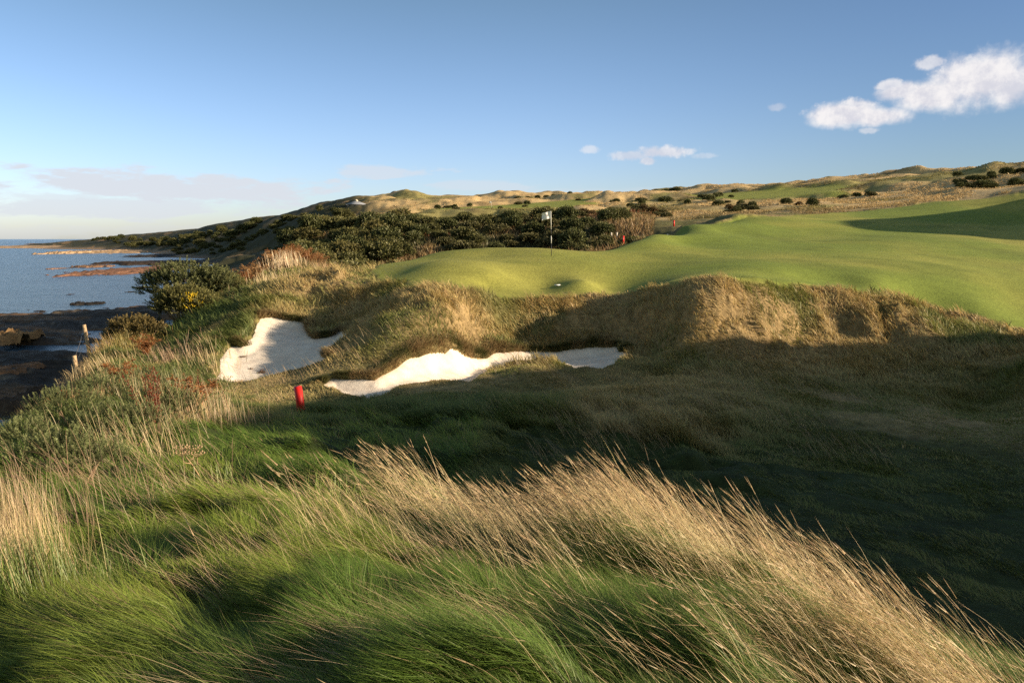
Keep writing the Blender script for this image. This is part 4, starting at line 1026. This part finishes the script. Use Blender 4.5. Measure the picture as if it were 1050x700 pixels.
# round roofed building on the headland skyline
p = P(365.5, 214, 372); bz = P(365.5, 213.2, 372)[2]+.9; bl = empty('pavilion', (p[0], p[1], bz)); tag(bl, 'low pavilion with a shallow grey roof and lantern on the skyline', 'building')
k = 12; aa = [2*math.pi*i/k for i in range(k)]
def rings(prof, k=12):
    V = [(r*math.cos(a), r*math.sin(a), z) for r, z in prof for a in aa]
    F_ = [(i*k+j, i*k+(j+1) % k, (i+1)*k+(j+1) % k, (i+1)*k+j) for i in range(len(prof)-1) for j in range(k)]
    return np.array(V), np.array(F_)
mesh_np('wall', *rings([(4.2, -2.5), (4.2, .6)]), M_stone, bl)
rf = mesh_np('roof', *rings([(5.2, .45), (5.2, .62), (1.3, 2.0), (1.2, 2.0)]), M_slate, bl)
mesh_np('cupola', *rings([(.8, 1.9), (.8, 2.4), (1.0, 2.45), (.02, 3.0)]), M_pale, rf)
V, F_ = box(0, 0, 0, .9, .12, .9)
for a in (-2.2, -1.57, -.94, -.3): mesh_np('window', V@np.array(Matrix.Rotation(a+math.pi/2, 3, 'Z').transposed())+[math.cos(a)*4.15, math.sin(a)*4.15, -.2], F_, M_glass, bl)

# reefs and rocks standing out of the sea
def reef(px0, px1, pyf, pyb, h, label, c=(.10, .065, .04), name='rock_reef', zb=SEA, cat='reef', flat=False):
    def dd(py): return -zb*FOC/(py-245.05)*.995
    df, db = dd(pyf), dd(pyb); dm = (df+db)/2; x0, x1 = (px0-525)/FOC*dm, (px1-525)/FOC*dm
    cx, cy, rx, ry = (x0+x1)/2, dm, (x1-x0)/2, max((db-df)/2, .12*(x1-x0))
    nx, ny = 90, 40; u, v = np.meshgrid(np.linspace(-1, 1, nx), np.linspace(-1, 1, ny), indexing='ij')
    X, Y = cx+u*rx*1.15, cy+v*ry*1.15; sc_ = 1/max(2.0, rx*.22)
    rad = np.sqrt(u*u+v*v)*1.15+fbm(X, Y, sc_, 4, 300+int(px0))*.55
    m_ = sst(1-rad, -.15, .35)
    hh = m_*h*(.45+.7*(fbm(X, Y, sc_*2.2, 4, 310)*.5+.5))+m_*fbm(X, Y, sc_*7, 3, 312)*h*.35-.35*(1-m_)-.1
    Z = zb+hh-.15; V = np.stack([X, Y, Z], -1).reshape(-1, 3); idn = np.arange(nx*ny).reshape(nx, ny)
    F_ = np.stack([idn[:-1, :-1], idn[1:, :-1], idn[1:, 1:], idn[:-1, 1:]], -1).reshape(-1, 4)
    hm = Z.ravel()[F_].max(1) > zb-.3; F_ = F_[hm]; uq, inv = np.unique(F_, return_inverse=True)
    t = (fbm(X, Y, sc_*3, 3, 320)*.5+.5).ravel()[uq]
    cc = np.array(c)[None]*(.6+.9*t[:, None])
    o = mesh_np(name, V[uq], inv.reshape(-1, 4), M_rock, None, cc, False); tag(o, label, cat); return o
LT = (.36, .25, .15)
reef(-40, 150, 254.6, 252.6, 2.4, 'long low sandy reef reaching furthest out to sea below the headland', LT)
reef(48, 76, 250.2, 249.6, 1.8, 'faint dark reef on the horizon off the headland tip')
reef(79, 108, 260.4, 257.6, 2.2, 'pale hump of rock standing alone in the sea left of the long beach spit', LT)
reef(108, 190, 259.6, 256.6, 1.8, 'pale rock spit running out from under the headland', LT)
reef(140, 235, 263.5, 260.4, 1.2, 'dark weedy reef behind the bush below the headland', (.035, .028, .022))
reef(108, 235, 271.5, 267.6, 1.3, 'long dark reef with brown tip across the bay', (.05, .035, .025))
reef(78, 118, 274, 272, .9, 'thin brown reef strip in the middle of the bay', (.18, .11, .07))
reef(101, 180, 283, 272.5, 1.0, 'broad rust brown reef nearest the big gorse', (.20, .105, .065))
reef(53, 64, 276.0, 274.4, .6, 'tiny reddish rock, left of two in the open bay', (.2, .12, .08))
reef(65, 74, 275.4, 274.0, .4, 'tiny dark rock, right of two in the open bay', (.08, .06, .04))
reef(132, 160, 295, 293.2, .5, 'dark flat rock beside the big gorse in the water', (.03, .026, .022))
reef(126, 140, 299.6, 298, .35, 'small dark rock closest to the gorse in the water', (.03, .026, .022))
reef(66, 76, 302, 300.6, .35, 'small dark rock awash in the middle of the near water', (.05, .035, .028))
reef(72, 108, 312.5, 309, .55, 'dark weed covered rock just off the near beach', (.022, .02, .018))
reef(24, 42, 314, 313, .2, 'low dark rock awash left of the weed covered rock', (.03, .026, .022))
ZB = -10.95
reef(-20, 17, 352, 342, 1.1, 'sunlit brown rock ledge on the beach at the left edge', (.24, .15, .07), 'rock_ledge', ZB, 'rock')
reef(24, 36, 345, 340, .8, 'small sunlit brown rock right of the larger ledge on the beach', (.24, .15, .07), 'rock_ledge', ZB, 'rock')
reef(-20, 28, 386, 368, .35, 'reddish brown rock ledge in front of the tidal pool', (.22, .12, .06), 'rock_ledge', ZB, 'rock')
reef(10, 75, 420, 398, .8, 'dark rock ledge at the foot of the near cliff', (.07, .05, .035), 'rock_ledge', ZB, 'rock')
print('far bushes', count)
